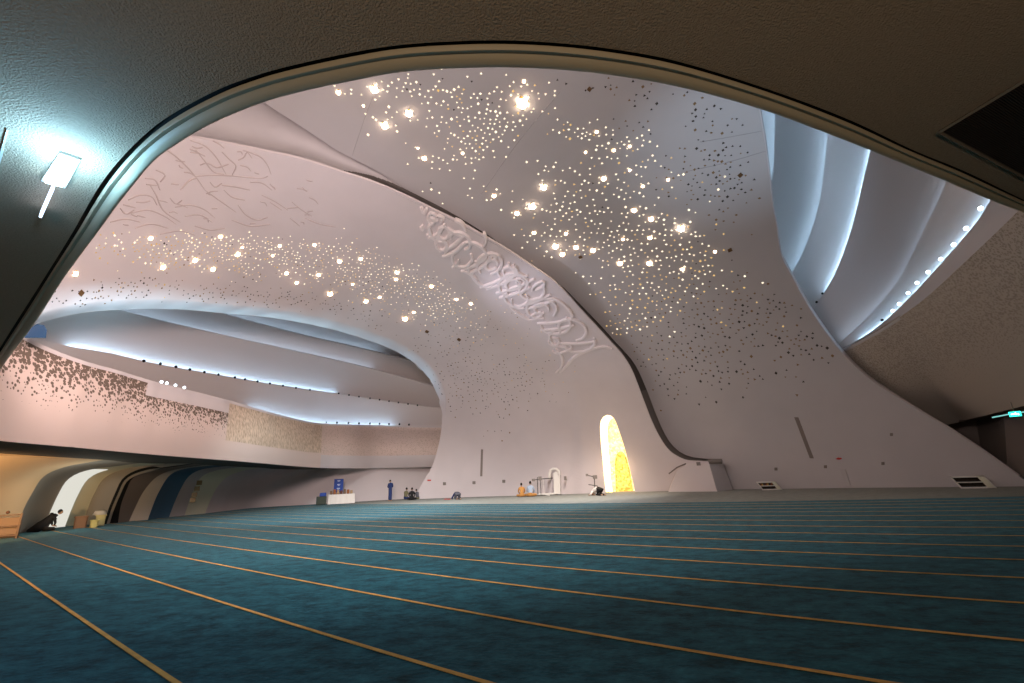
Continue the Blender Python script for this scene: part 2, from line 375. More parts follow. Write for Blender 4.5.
# return face between the two shells (a fold with its shade painted in)
UA_ = spline(EA, 200); UB_ = spline(EB, 200)
def match(P, Q, keys):
    """resample P and Q so that keyed x positions correspond"""
    out = []
    for (xa, xb, n) in keys: out.append((xa, xb, n))
    return out
def sub(P, x0, x1): 
    r = [p for p in P if x0 <= p[0] <= x1]; return r
UAd = spline(EA, 900); UBd = spline(EB, 900); rows = []
def nearest_on(P, q): return min(P, key=lambda p: (p[0]-q[0])**2+(p[1]-q[1])**2)
KEY = [((-60, -250), (-100, 190)), ((100, -60), (60, 128)), ((200, 45), (140, 130)), ((266, 103.4), (190, 137)), ((292.5, 121), (224, 143)), ((317, 137), (268, 152)), ((338, 151), (320, 165)), ((360, 162), (350, 175)), ((375, 170), (370, 181)), ((410, 191), (408, 197)), ((445.5, 209.5), (442, 214)), ((480.6, 230.5), (477, 232)), ((520, 256.5), (516, 255)), ((560, 284.5), (555, 282)), ((603, 328), (598, 328)), ((634, 363), (629, 364)), ((657.5, 418), (651, 419)), ((669, 441), (664, 443.7)), ((680, 452), (676, 456)), ((692, 457), (690, 460.5)), ((717, 461), (717, 462.3))]
ka = []; kb = []
for i in range(len(KEY)-1):
    ka += [np.array(KEY[i][0])+(np.array(KEY[i+1][0])-np.array(KEY[i][0]))*t/8 for t in range(8)]
    kb += [np.array(KEY[i][1])+(np.array(KEY[i+1][1])-np.array(KEY[i][1]))*t/8 for t in range(8)]
ka.append(np.array(KEY[-1][0])); kb.append(np.array(KEY[-1][1]))
ka = [nearest_on(UAd, q) for q in ka]; kb = [nearest_on(UBd, q) for q in kb]
for a, b in zip(ka, kb):
    rows.append([])
    wpx = math.hypot(a[0]-b[0], a[1]-b[1])
    a2 = (a[0]+1.5, a[1]-1.0)
    for j in range(41):
        u = j/40; x, y = b[0]+(a2[0]-b[0])*u, b[1]+(a2[1]-b[1])*u
        s0, s1 = sB(*b)+.1, max(sA(*a2)+.12, sB(*b)+.6)
        s = s0+(s1-s0)*u + math.sqrt(max(0, 4*u*(1-u)))*(.7+min(wpx, 70)*.012)
        rows[-1].append(at_s(x, y, s))
def foldshademat(i, j):
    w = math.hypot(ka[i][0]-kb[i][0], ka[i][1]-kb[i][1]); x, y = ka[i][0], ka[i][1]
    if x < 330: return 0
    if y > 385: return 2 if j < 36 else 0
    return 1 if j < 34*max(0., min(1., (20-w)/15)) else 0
struct(grid_mesh('trim_1', rows, [PLASTERA, FOLDSHADE, FOLDSHADEG], thick=.1, matfun=foldshademat))

# ------------------------------------------------------------------ soffit with its edge trim
ZS = 4.4
so = [at_z(x, y, ZS) for x, y in spline(SOF_O, 220)]
cx, cy = 0, -14
rows = [[p for p in so]]
for u in (.1, .3, .6, 1.0):
    rows.append([Vector((p.x+(p.x*1.0-0)*u*1.2, p.y+(-18-p.y)*u, ZS)) for p in so])
sof = struct(grid_mesh('ceiling', rows, SOFFIT, thick=.5, flip_to=(0, 0, 0)))
# shadow gap and rolled trim
si = spline(SOF_I, 220); so_px = spline(SOF_O, 220)
prof = [(.00, .10, 0), (.10, .10, 0), (.20, .02, 1), (.22, -.004, 1), (.28, -.016, 1), (.40, -.005, 1), (.47, .008, 1), (.55, -.012, 1), (.75, -.03, 1), (.92, -.02, 1), (1.0, .015, 1), (1.0, .3, 1)]
o3 = [at_z(x, y, ZS) for x, y in so_px]
i3 = [at_z(x, y, ZS) for x, y in si]
si_d = spline(SOF_I, 1500)
i3m = [at_z(*min(si_d, key=lambda q: (q[0]-p[0])**2+(q[1]-p[1])**2), ZS) for p in so_px]
rows = [[p+(q-p)*t+Vector((0, 0, dz)) for p, q in zip(o3, i3m)] for t, dz, _ in prof[2:]]
struct(grid_mesh('trim_2', rows, TRIM, thick=.03, flip_to=(0, 0, 0)))
rows = [[p+(q-p)*t+Vector((0, 0, dz)) for p, q in zip(o3, i3m)] for t, dz, _ in ((-.12, .05, 0), (.3, .05, 0))]
struct(grid_mesh('trim_3', rows, BLACK, thick=.05, flip_to=(0, 0, 0)))

# ------------------------------------------------------------------ left gallery parapet, its underside and the tiers behind
PB = [(-120, 421), (-40, 435), (0, 440.8), (70, 447), (123, 452), (170, 456), (240, 461.4), (293, 466), (319, 467.8), (350, 468.4), (392, 468), (431, 467), (450, 466.5)]
PT = [(-120, 255), (-40, 300), (26, 336), (47.5, 347), (84.4, 361), (116, 369.7), (149.4, 380), (188.7, 390), (224, 399), (264, 410.5), (293, 418), (314, 422.5), (350, 424.5), (396, 425.5), (440, 426), (452, 426)]
def s_at(x, y, z): return (at_z(x, y, z)-EYE).length
ZB = lambda x: 2.8+.16*max(0., min(1., (x-350)/80))
PBd = [(*p, min(45.4, math.hypot(*(at_z(*p, ZB(p[0]))-EYE).xy))) for p in spline(PB, 60)]
def az_of(x, y): return azel(x, y)[0]
# smooth parapet plan: mean of both borders per bearing
azs = np.array([az_of(p[0], p[1]) for p in PBd]); dd = np.array([p[2] for p in PBd])
def dPar(x, y):
    return float(np.interp(az_of(x, y), azs, dd))
rows = []
P1 = spline(PT, 160); P2 = spline(PB, 160)
# match by bearing so the verticals stay upright
zz = []
azP = np.array([az_of(*p) for p in P2])
for p in P1:
    a = az_of(*p); i = int(np.argmin(abs(azP-a))); q = P2[i]
    if abs(azP[i]-a) > 1.5: continue
    row = []
    for j in range(25):
        u = j/24; x, y = q[0]+(p[0]-q[0])*u, q[1]+(p[1]-q[1])*u
        d = dPar(*q)
        row.append(at_d(x, y, d*(1.0+.012*u-.022*math.sin(PI*min(1, u*1.1)))))
    rows.append((p, row))
def parmat(i, j):
    x = rows[min(i, len(rows)-1)][0][0]
    if j >= 23: return 1
    if x >= 321: return 3 if j > 6 else 1
    if 228 < x and j > 7: return 2
    if 147 < x <= 228 and j > 18+0*(x-147): return 1
    return 0
par = grid_mesh('wall_gallery', [r for _, r in rows], [SCREENL, PLASTER, LATTICE, SCREENF], thick=.4, matfun=parmat)
struct(par)
# underside of the gallery
und = [at_d(q[0], q[1], dPar(*q)) for q in P2]
rows = [[Vector((p.x, p.y, p.z+.0)) for p in und], [Vector((p.x*1.15-3, p.y*1.06+1, 2.98)) for p in und], [Vector((p.x*1.5-16, p.y*1.3+6, 3.0)) for p in und]]
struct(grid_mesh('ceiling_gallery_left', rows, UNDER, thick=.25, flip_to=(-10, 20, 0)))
# wall under the gallery, curving up into the underside
BASE = [(222, 511.3), (252, 508), (293, 505.5), (326, 503.8), (345, 502.3), (390, 500.3), (430, 499.3), (446, 499.3)]
TOPW = [(312, 459), (318, 460), (326, 461), (338, 462), (350, 462), (392, 461), (430, 460), (446, 460)]
Bs = spline(BASE, 60); Ts = spline(TOPW, 60); rows = []
for b, t in zip(Bs, Ts):
    gb = at_z(b[0], b[1], 0); db = math.hypot(gb.x, gb.y)
    db = float(np.interp(b[0], [285, 326, 446], [db, 45.4, 46.8])) if b[0] > 285 else db; dt = db
    row = []
    for j in range(26):
        u = j/25; e = u**2.6
        x, y = b[0]+(t[0]-b[0])*(.18*u+.82*u**3.5), b[1]+(t[1]-b[1])*u
        row.append(at_d(x, y, db+(dt-db)*e))
    rows.append([at_d(b[0], b[1]+7, db)]+row)
struct(grid_mesh('wall_under_gallery', rows, PLASTER, thick=.3))

# ribs of the arcade under the gallery: pairs of faces between curved edges
def ribcurve(pts, dtop=None):
    """pixel curve from the floor up; distance goes from its floor hit to the hall edge at the top"""
    P = spline(pts, 30); g = at_z(P[0][0], P[0][1], 0); d0 = math.hypot(g.x, g.y)
    t = at_z(P[-1][0], P[-1][1], 3.0); d1 = max(dPar(P[-1][0], P[-1][1])+.6, min(math.hypot(t.x, t.y), d0)) if dtop is None else dtop
    out = []
    for i, p in enumerate(P):
        u = i/29; e = max(0, (u-.35)/.65)**1.7
        out.append((p[0], p[1], d0+(d1-d0)*e))
    return out
fA = [(-160, 560), (-150, 500), (-140, 470), (-120, 458)]
f1 = ribcurve([(17.4, 533.8), (22.6, 512), (33, 491.5), (43, 477), (61.5, 468), (108.7, 459)])
f2 = ribcurve([(44, 528.6), (51, 512), (59.5, 493.6), (67.7, 480.5), (82, 472), (125, 465), (178, 459.5)])
f3 = ribcurve([(82, 524.8), (88, 508), (95.4, 491.5), (104.6, 478), (123, 469.5), (176, 462.5), (196, 460)])
f4 = ribcurve([(106.6, 524), (111.8, 508), (118, 493.6), (125, 480), (139.5, 472), (184.6, 464.5), (210, 461)])
f5 = ribcurve([(118, 522.8), (121, 505), (126.5, 490), (132, 479), (142, 472.8), (186, 465), (211, 461.3)])
f6 = ribcurve([(129, 521.3), (135, 508), (143.6, 491.5), (156, 477.5), (170, 471), (205, 465), (222, 463)])
f7 = ribcurve([(147.7, 519.8), (152, 508), (158, 493.6), (170, 475), (182, 469.5), (215, 465), (232, 463)])
f8 = ribcurve([(169, 517.2), (174, 504), (180.5, 489.5), (188.7, 476.5), (200, 470), (228, 466), (245, 464)])
f9 = ribcurve([(184.5, 515.5), (189, 502), (194, 489.5), (202, 476.5), (216, 470.5), (245, 466.5), (260, 465)])
f10 = ribcurve([(205, 513.5), (211, 499), (218, 486), (227, 477), (242, 471), (270, 467), (285, 466)])
def face(name, a, b, m, mid=6, bulge=0):
    rows = []
    for p, q in zip(a, b):
        rows.append([at_d(p[0]+(q[0]-p[0])*j/mid, p[1]+(q[1]-p[1])*j/mid, p[2]+(q[2]-p[2])*j/mid+bulge*math.sin(PI*j/mid)) for j in range(mid+1)])
    # continue a little below the floor
    lo = [at_z(a[0][0]+(b[0][0]-a[0][0])*j/mid, a[0][1]+(b[0][1]-a[0][1])*j/mid, 0) for j in range(mid+1)]
    rows.insert(0, [Vector((v.x, v.y, -.1)) for v in rows[0]])
    return struct(grid_mesh(name, rows, m, thick=.15))
# warm lit wall at far left
A_ = [(-150, 575, 24), (-150, 520, 24), (-150, 480, 24), (-150, 440, 24)]
w0 = spline([(-150, 578, 20), (-148, 540, 20), (-145, 500, 20), (-140, 470, 20), (-120, 452, 20)], 30)
face('wall_arcade_warm', w0, f1, WARMW, 20)
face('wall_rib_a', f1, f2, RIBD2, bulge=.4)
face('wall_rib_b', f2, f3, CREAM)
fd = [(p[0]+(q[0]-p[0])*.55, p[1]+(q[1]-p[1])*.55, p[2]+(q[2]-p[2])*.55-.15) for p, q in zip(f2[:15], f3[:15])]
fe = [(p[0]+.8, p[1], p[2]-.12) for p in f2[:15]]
face('light_spill_panel', fe, fd, em('doorway_light_spill', (1, .97, .86), .75))  # glowing panel stands for light spilling through the doorway
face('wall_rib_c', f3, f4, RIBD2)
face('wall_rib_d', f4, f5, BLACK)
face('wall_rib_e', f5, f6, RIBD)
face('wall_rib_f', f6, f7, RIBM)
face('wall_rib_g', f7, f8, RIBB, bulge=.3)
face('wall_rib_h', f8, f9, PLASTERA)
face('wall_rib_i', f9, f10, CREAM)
w11 = [(b[0]+(t[0]-b[0])*(.18*u+.82*u**3.5), b[1]+(t[1]-b[1])*u, math.hypot(*at_z(222, 511.3, 0).xy)) for b, t in (((222, 511.3), (312, 459)),) for u in [q/29 for q in range(30)]]
face('wall_rib_j', f10, w11, PLASTER)

# tiers behind the opening (each a leaning fascia; a light strip sits behind its top edge)
T_LED1 = [(-140, 250), (-40, 312), (20, 334), (68.6, 346), (112.5, 353.3), (144, 361), (180, 368), (220, 375), (273, 384.2), (330, 392.6), (380, 400), (417.8, 405.5), (445, 408.5), (470, 410)]
T_LED2 = [(-140, 290), (-40, 335), (60, 372), (180, 395), (254.4, 409), (291, 418), (323, 423.5), (350, 425), (396, 426), (440, 427), (470, 427)]
T_2 = [(-140, 235), (-40, 290), (60, 320), (105.5, 332), (149, 341.5), (200, 352), (260, 364), (330, 376), (400, 386), (445, 396), (470, 400)]
T_1 = [(-140, 235), (60, 295), (123, 311), (202.7, 330.4), (308, 354), (372, 369), (440, 388), (470, 397)]
T_0 = [(-140, 200), (100, 280), (220, 313), (299, 334), (380, 353), (440, 369), (470, 378)]
def down(P, dy): return [(x, y+dy) for x, y in P]
def tier(name, top, bot, k, back=.0, m=RECESS):
    n = 90; A = spline(top, n); B = spline(bot, n); rows = []
    for a, b in zip(A, B):
        row = []
        for j in range(10):
            u = j/9; x, y = a[0]+(b[0]-a[0])*u, a[1]+(b[1]-a[1])*u
            row.append(at_s(x, y, superell(x, y, TL, 19, 2.6)*(1+.045*(k+back*u))))
        rows.append(row)
    return struct(grid_mesh(name, rows, m, thick=.12))
tier('wall_tier_a', T_LED1, down(T_LED2, 25), .0)
tier('wall_tier_b', T_1, down(T_LED1, 14), 1.05, .25)
tier('wall_tier_c', T_0, down(T_1, 14), 2.1, .25)
tier('wall_tier_d', down(T_0, -110), down(T_0, 14), 3.1, .3)
def strip(name, pts, sfun, r, m, parent=None):
    bm = bmesh.new(); tube(bm, [at_s(x, y, sfun(x, y)) for x, y in spline(pts, 50)], r, 6)
    return obj(name, bm, m, parent)
def sTL(k): return lambda x, y: superell(x, y, TL, 19, 2.6)*(1+.045*k)
tag(strip('light_strip', down([p for p in T_LED1 if 60 < p[0] < 300]+[(334, 393.2)], 3.0), sTL(1.08), .05, LED), 'long cool white cove light strip behind the upper tier of the left gallery', 'strip light')
tag(strip('light_strip', down([(250, 410), (291, 419.5), (323, 424.5), (350, 426), (394, 427)], 2.2), lambda x, y: min(50, superell(x, y, TL, 19, 2.6)*.99), .05, LED), 'short cool white cove light strip just above the left gallery parapet', 'strip light')
tag(strip('light_strip', down([p for p in T_1 if 110 < p[0] < 420], 3), sTL(1.9), .05, LEDS), 'dim cool cove light strip behind the second tier of the left gallery', 'strip light')
tag(strip('light_strip', down([p for p in T_0 if 200 < p[0] < 420], 3), sTL(2.9), .05, LEDS), 'dim cool cove light strip behind the topmost tier of the left gallery', 'strip light')
# rolled lip of the opening, washed by the strip light
LIP = [p for p in EC if -10 < p[0] and p[1] < 412]
n = 100; L0 = spline(LIP, n); rows = []
cxy = (230, 400)
for x, y in L0:
    dx, dy = cxy[0]-x, cxy[1]-y; dl = math.hypot(dx, dy); row = []
    for j in range(8):
        u = j/7; a = u*PI/2
        w = 4.5*(1-math.cos(a))
        row.append(at_s(x+dx/dl*w*.0, y, sB(x, y)-.0+.5*math.sin(a)) if False else at_s(x+dx/dl*w*.35, y+dy/dl*w*.35, sB(x, y)+.9*u))
    rows.append(row)
bpy.data.meshes.new('x') if False else None

# ------------------------------------------------------------------ right gallery: parapet, ledge, tiers
GT = [(800, 372), (841, 351.5), (888, 324.6), (923, 300), (966, 261), (1009, 220), (1040, 188), (1100, 120), (1160, 60)]
GB = [(900, 436), (944.5, 425.5), (978.5, 417), (1001, 411.5), (1024, 406), (1060, 396), (1120, 375), (1180, 350)]
L3 = [(800, 375), (830, 354), (858.5, 339.8), (882.5, 322.7), (913, 293.7), (947, 256.5), (978, 220), (990, 201), (1030, 150), (1100, 70)]
def dR(x, y, z, cap=35.5):
    p = at_z(x, y, z); return min(cap, math.hypot(p.x, p.y))
def parR(x, y, u):    # u 0 bottom 1 top
    return dR(x, y, 3.3+u*4.4)
n = 90; A = spline(GT, n); B = spline(GB, n); rows = []
for a, b in zip(A, B):
    da, db = dR(*a, 7.7), dR(*b, 3.3)
    rows.append([at_d(b[0]+(a[0]-b[0])*j/19, b[1]+(a[1]-b[1])*j/19, db+(da-db)*j/19-.6*math.sin(PI*j/19)) for j in range(20)])
struct(grid_mesh('wall_gallery_right', rows, [SCREENR, PLAINR], thick=.3, matfun=lambda i, j: 1 if j < 4 else 0))
Cc = spline(L3, n); rows = []
for a, c in zip(A, Cc):
    da = dR(*a, 7.7); dc = dR(*c, 8.55, 36.2)
    rows.append([at_d(a[0]+(c[0]-a[0])*j/5, a[1]+(c[1]-a[1])*j/5, da+(dc-da)*j/5) for j in range(6)])
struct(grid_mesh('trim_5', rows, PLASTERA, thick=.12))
und = [at_d(b[0], b[1], dR(*b, 3.3)) for b in spline(GB, 40)]
rows = [und, [Vector((p.x*1.08+1.5, p.y*1.0+3, 3.5)) for p in und], [Vector((p.x*1.3+8, p.y+14, 3.5)) for p in und]]
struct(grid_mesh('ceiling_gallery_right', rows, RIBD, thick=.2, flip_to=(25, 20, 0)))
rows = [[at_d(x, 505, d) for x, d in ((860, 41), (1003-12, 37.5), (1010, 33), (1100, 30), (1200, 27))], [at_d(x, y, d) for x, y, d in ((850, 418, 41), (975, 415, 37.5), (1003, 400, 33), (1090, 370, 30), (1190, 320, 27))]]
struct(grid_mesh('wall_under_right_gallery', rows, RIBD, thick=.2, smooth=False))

C4 = [(800, 382), (842, 341), (861.5, 323), (879.5, 304), (893.6, 286.7), (909.4, 260), (921.7, 234), (940, 197), (945.7, 182), (962, 130), (985, 50)]
C3 = [(795, 334), (812.7, 310), (825, 292), (839, 264), (851, 230), (861, 190), (870, 150.6), (880, 90), (890, 10)]
C2 = [(776, 300), (791.6, 274), (802, 255), (814.5, 221.6), (821.5, 190), (824, 169), (828, 134), (832, 80), (834, 0)]
C1 = [(763, 205), (772.5, 178), (774.5, 150), (775, 114.6), (775, 60), (772, 0)]
def right(P, dx, dy=0): return [(x+dx, y+dy) for x, y in P]
def tierR(name, left, rightc, k, back=.3, m=RECESS):
    """left = free top edge (nearer), right = lower border hidden behind the next fascia"""
    n = 80; A = spline(left, n); B = spline(rightc, n); rows = []
    for a, b in zip(A, B):
        rows.append([])
        for j in range(14):
            u = j/13; x, y = a[0]+(b[0]-a[0])*u, a[1]+(b[1]-a[1])*u
            rows[-1].append(at_s(x, y, sRt(x, y)*(1+.05*(k+back*u))))
    return struct(grid_mesh(name, rows, m, thick=.12))
tierR('wall_tier_e', C4, right(L3, 14, 12), .55, .25)
tierR('wall_tier_f', C3, right(C4, 14, 8), 1.3, .25)
tierR('wall_tier_g', C2, right(C3, 14, 5), 2.1, .3)
tierR('wall_tier_h', [(750, 225), (764, 178), (767, 150), (768, 114), (768, 60), (765, 0)][:0] or C1, right([(785, 310), (791, 274), (802, 255), (814.5, 221.6), (824, 169), (834, 0)], 12, 4), 3.0, .3)
tierR('wall_tier_i', right(C1, -60), right(C1, 12, 2), 3.9, .3)
def sTR(k): return lambda x, y: sRt(x, y)*(1+.05*k)
tag(strip('light_strip', right([(858.5, 339.8), (882.5, 322.7), (913, 293.7), (947, 256.5), (978, 220), (992, 201), (1030, 150)], 1.8, 1.3), sTR(.63), .05, LED), 'bright cool cove light strip above the textured parapet at right', 'strip light')
tag(strip('light_strip', right([(826, 292), (839, 264), (851, 230), (861, 190), (870, 150.6), (880, 90)], 3, 1), sTR(2.28), .05, LEDH), 'bright cool cove light strip in the middle of the right tiers', 'strip light')
tag(strip('light_strip', right([(842, 341), (861.5, 323), (879.5, 304), (893.6, 286.7), (909.4, 260), (921.7, 234), (940, 197), (952, 160)], 3, 2), sTR(1.22), .05, LEDS), 'dim cool cove light strip between the two bright ones at right', 'strip light')
tag(strip('light_strip', right([(793, 274), (802, 255), (814.5, 221.6), (821.5, 190), (824, 169), (828, 134), (832, 80)], 3, 1), sTR(2.82), .05, LEDM), 'soft cool cove light strip behind the highest visible right tier', 'strip light')
tag(strip('light_strip', right([(772, 190), (774, 150), (775, 100), (772, 40)], 3, 0), sTR(3.6), .05, LEDM), 'short cool cove light strip beside the rim of the right shell', 'strip light')

bm = bmesh.new(); tube(bm, [at_s(x, y, sA(x, y)+.12) for x, y in spline([p for p in RA if 50 < p[1] < 480], 120)], .075, 8)
struct(obj('rim_catchlight', bm, PLASTER, None, True))  # tube added along the rim to catch cove light as a bright line
# ------------------------------------------------------------------ frame on a shell surface
def frame_at(fun, x, y, lift=.0):
    p = at_s(x, y, fun(x, y)); a = at_s(x+1, y, fun(x+1, y)); b = at_s(x, y-1, fun(x, y-1))
    ex = (a-p).normalized(); n = ex.cross(b-p).normalized()
    if n.dot(EYE-p) < 0: n = -n
    ey = n.cross(ex)
    return p+n*lift, ex, ey, n
def frame_matrix(fun, x, y, lift=0, rot=0, s=1):
    p, ex, ey, n = frame_at(fun, x, y, lift)
    c, q = math.cos(rot), math.sin(rot); e1 = ex*c+ey*q; e2 = ey*c-ex*q
    return Matrix(((e1.x*s, e2.x*s, n.x*s, p.x), (e1.y*s, e2.y*s, n.y*s, p.y), (e1.z*s, e2.z*s, n.z*s, p.z), (0, 0, 0, 1)))

# perforations: small triangles and kites, part of each shell's pattern
def perfs(name, fun, clusters, parent, mats, size, bound, gap=5.5):
    bm = bmesh.new()
    allp = []
    for (cx, cy, sx, sy, rot, n, mix) in clusters:
        pts = []; tries = 0; n = int(n*.85)
        while len(pts) < n and tries < n*12:
            tries += 1
            gx, gy = random.gauss(0, .75), random.gauss(0, .75)
            if abs(gx) > 1.7 or abs(gy) > 1.7: continue
            c, s = math.cos(R_(rot)), math.sin(R_(rot))
            x = cx+gx*sx*c-gy*sy*s; y = cy+gx*sx*s+gy*sy*c
            if not bound(x, y) or any((x-a)**2+(y-b)**2 < gap for a, b in allp): continue
            pts.append((x, y)); allp.append((x, y))
        for x, y in pts:
            p, ex, ey, nn = frame_at(fun, x, y, .012)
            r = random.random(); mi = 0 if r < mix[0] else 1 if r < mix[0]+mix[1] else 2 if r < mix[0]+mix[1]+mix[2] else 3
            sz = size*(p-EYE).length*random.uniform(.75, 1.25)*(1.0 if mi < 2 else 1.05)
            k = random.choice((3, 3, 4)); a0 = random.choice((PI/2, -PI/2, PI/2+.15, 0))
            vs = []; 
            for t in range(k):
                a = a0+2*PI*t/k; vs.append((math.cos(a)*sz, math.sin(a)*sz*(1.0 if k == 3 else (1.25 if t % 2 == 0 else .8))))
            top = [bm.verts.new(p+ex*u+ey*v) for u, v in vs]; bot = [bm.verts.new(p+ex*u+ey*v-nn*.03) for u, v in vs]
            f = bm.faces.new(top); f.material_index = mi
            for t in range(k):
                f = bm.faces.new((top[t], bot[t], bot[(t+1) % k], top[(t+1) % k])); f.material_index = mi
    o = obj(name, bm, mats, parent); return o
def poly_x(P, y):
    P = sorted(P, key=lambda p: p[1]); return float(np.interp(y, [p[1] for p in P], [p[0] for p in P]))
def inA(x, y): return x > poly_x(EA, y)+5 and x < poly_x(RA, y)-4
ECu = [p for p in EC if p[1] < 412 and p[0] >= 0]
def inB(x, y):
    if x < 440 and y > float(np.interp(x, [p[0] for p in ECu], [p[1] for p in ECu]))-7: return False
    return x < poly_x([p for p in EB if p[0] > 180], y)-4 or x < 180
LIT = (.86, .12, 0.0); GLD = (.25, .60, .12); HALF = (.03, .13, .5); DRK = (0, .0, .38)
CA = [(395, 88, 40, 9, 0, 34, LIT), (430, 92, 28, 10, 10, 26, LIT), (465, 118, 34, 24, 25, 95, LIT), (505, 88, 40, 10, 0, 24, LIT), (500, 118, 16, 16, 0, 40, LIT), (482, 135, 16, 9, -30, 30, LIT), (395, 118, 30, 14, 0, 14, LIT), (455, 160, 36, 14, -10, 28, LIT), (430, 175, 30, 20, 0, 8, LIT), (535, 105, 18, 14, 0, 12, LIT),
      (575, 133, 17, 7, 10, 28, LIT), (620, 150, 26, 16, 10, 56, LIT), (565, 172, 28, 12, 10, 34, LIT), (500, 195, 20, 8, 0, 14, LIT), (585, 205, 34, 18, 0, 62, LIT), (540, 215, 25, 16, 0, 30, LIT), (600, 232, 40, 14, 0, 74, LIT), (625, 195, 30, 20, 0, 30, LIT), (655, 235, 30, 18, 0, 52, LIT), (570, 247, 34, 10, 0, 30, LIT), (645, 262, 34, 8, 0, 40, LIT), (690, 245, 26, 16, 0, 34, (.5, .42, 0)), (692, 268, 24, 8, 0, 24, (.5, .42, 0)),
      (602, 280, 26, 12, 0, 18, LIT), (635, 290, 32, 14, 0, 44, (.5, .45, 0)), (640, 310, 26, 12, 0, 44, (.3, .6, .05)), (625, 326, 20, 6, -20, 26, GLD), (680, 290, 28, 14, 0, 52, (.15, .35, .4)), (690, 318, 30, 14, 0, 50, HALF), (655, 345, 24, 12, 0, 30, HALF),
      (595, 87, 24, 7, 0, 13, DRK), (655, 95, 36, 10, 0, 22, DRK), (640, 130, 18, 8, 0, 12, DRK), (700, 122, 30, 14, 0, 26, DRK), (705, 150, 28, 12, 0, 28, DRK), (690, 180, 26, 16, 0, 48, (.1, .12, .35)), (725, 190, 22, 12, 0, 34, DRK), (720, 165, 14, 10, 0, 16, DRK), (730, 220, 18, 10, 0, 12, HALF),
      (690, 350, 44, 15, 0, 76, (0, .03, .4)), (730, 320, 40, 16, 0, 56, (0, .04, .5)), (745, 285, 20, 12, 0, 22, HALF), (775, 305, 16, 8, 0, 20, DRK), (790, 340, 30, 11, 10, 44, DRK), (700, 372, 46, 8, 0, 32, DRK), (668, 380, 12, 12, 0, 18, DRK), (740, 380, 50, 12, 0, 16, DRK), (800, 372, 30, 14, 0, 9, DRK), (700, 398, 30, 10, 0, 6, DRK)]
perfs('perforations', sA, CA, wallA, [HOLE1, HOLE2, HOLE3, DARK], .0023, inA, 15)
CB = [(130, 247, 36, 10, 0, 60, (.3, .6, .08)), (175, 245, 40, 9, 0, 80, (.45, .5, 0)), (215, 247, 36, 9, 0, 80, LIT), (190, 262, 46, 7, 0, 66, GLD), (255, 250, 40, 12, 8, 80, LIT), (300, 258, 40, 12, 15, 70, (.55, .4, 0)), (330, 275, 34, 14, 20, 60, GLD), (255, 268, 30, 8, 0, 40, GLD), (320, 250, 30, 5, 0, 26, LIT),
      (362, 262, 22, 12, 30, 72, LIT), (385, 278, 28, 14, 30, 92, (.7, .3, 0)), (365, 285, 26, 8, 20, 46, GLD), (425, 292, 30, 14, 30, 92, (.7, .28, 0)), (450, 306, 30, 12, 30, 82, (.55, .4, 0)), (420, 315, 24, 7, 0, 40, GLD), (505, 315, 30, 20, 0, 26, (.2, .5, .2)), (470, 325, 40, 8, 0, 30, HALF),
      (110, 292, 34, 9, 0, 44, DRK), (80, 300, 26, 7, 0, 20, DRK), (150, 285, 40, 8, 0, 34, HALF), (220, 294, 36, 7, 0, 52, DRK), (270, 298, 30, 7, 0, 42, DRK), (330, 305, 34, 7, 10, 44, DRK), (370, 318, 30, 8, 25, 24, DRK),
      (448, 352, 22, 16, 0, 56, DRK), (470, 340, 36, 10, 0, 44, (0, .2, .4)), (470, 375, 26, 14, 0, 70, DRK), (500, 385, 30, 16, 0, 90, DRK), (520, 365, 34, 14, 0, 40, HALF), (478, 400, 30, 12, 0, 30, DRK), (495, 418, 18, 14, 0, 16, DRK), (445, 380, 12, 14, 0, 10, DRK), (540, 385, 20, 14, 0, 14, HALF)]
perfs('perforations', sB, CB, wallB, [HOLE1, HOLE2, HOLE3, DARK], .0014, inB, 6)

# star lamps set in the shells: a bronze diamond frame around a glowing lens
def star_proto():
    bm = bmesh.new()
    out = [(0, 1.0), (.8, 0), (0, -1.0), (-.8, 0)]
    a = [bm.verts.new((x, y, .15)) for x, y in out]; b = [bm.verts.new((x*.72, y*.72, .18)) for x, y in out]; c = [bm.verts.new((x, y, -.05)) for x, y in out]
    for i in range(4):
        j = (i+1) % 4; bm.faces.new((a[i], a[j], b[j], b[i])); bm.faces.new((c[i], c[j], a[j], a[i]))
    bm.faces.new(c)
    bmesh.ops.recalc_face_normals(bm, faces=bm.faces)
    me1 = bpy.data.meshes.new('star_frame'); bm.to_mesh(me1); bm.free(); me1.materials.append(GOLD)
    bm = bmesh.new(); bmesh.ops.create_uvsphere(bm, u_segments=10, v_segments=6, radius=.66, matrix=Matrix.Translation((0, 0, .12)) @ Matrix.Diagonal((1, 1.15, .5, 1)))
    me2 = bpy.data.meshes.new('star_lens'); bm.to_mesh(me2); bm.free(); me2.materials.append(STAR); me2.shade_smooth()
    me3 = me2.copy(); me3.materials.clear(); me3.materials.append(STARB)
    bm = bmesh.new()
    a = [bm.verts.new((x*.72, y*.72, .16)) for x, y in out]; b = [bm.verts.new((x*.3, y*.3, .04)) for x, y in out]
    for i in range(4): bm.faces.new((a[i], a[(i+1) % 4], b[(i+1) % 4], b[i]))
    bm.faces.new(b); me4 = bpy.data.meshes.new('star_pane'); bm.to_mesh(me4); bm.free(); me4.materials.append(GOLD)
    return me1, me2, me3, me4
SM = star_proto()
BRONZE = mat('dark_bronze', (.13, .065, .025), .5)
SD = SM[0].copy(); SD.materials.clear(); SD.materials.append(BRONZE); SM[3].materials.clear(); SM[3].materials.append(BRONZE)
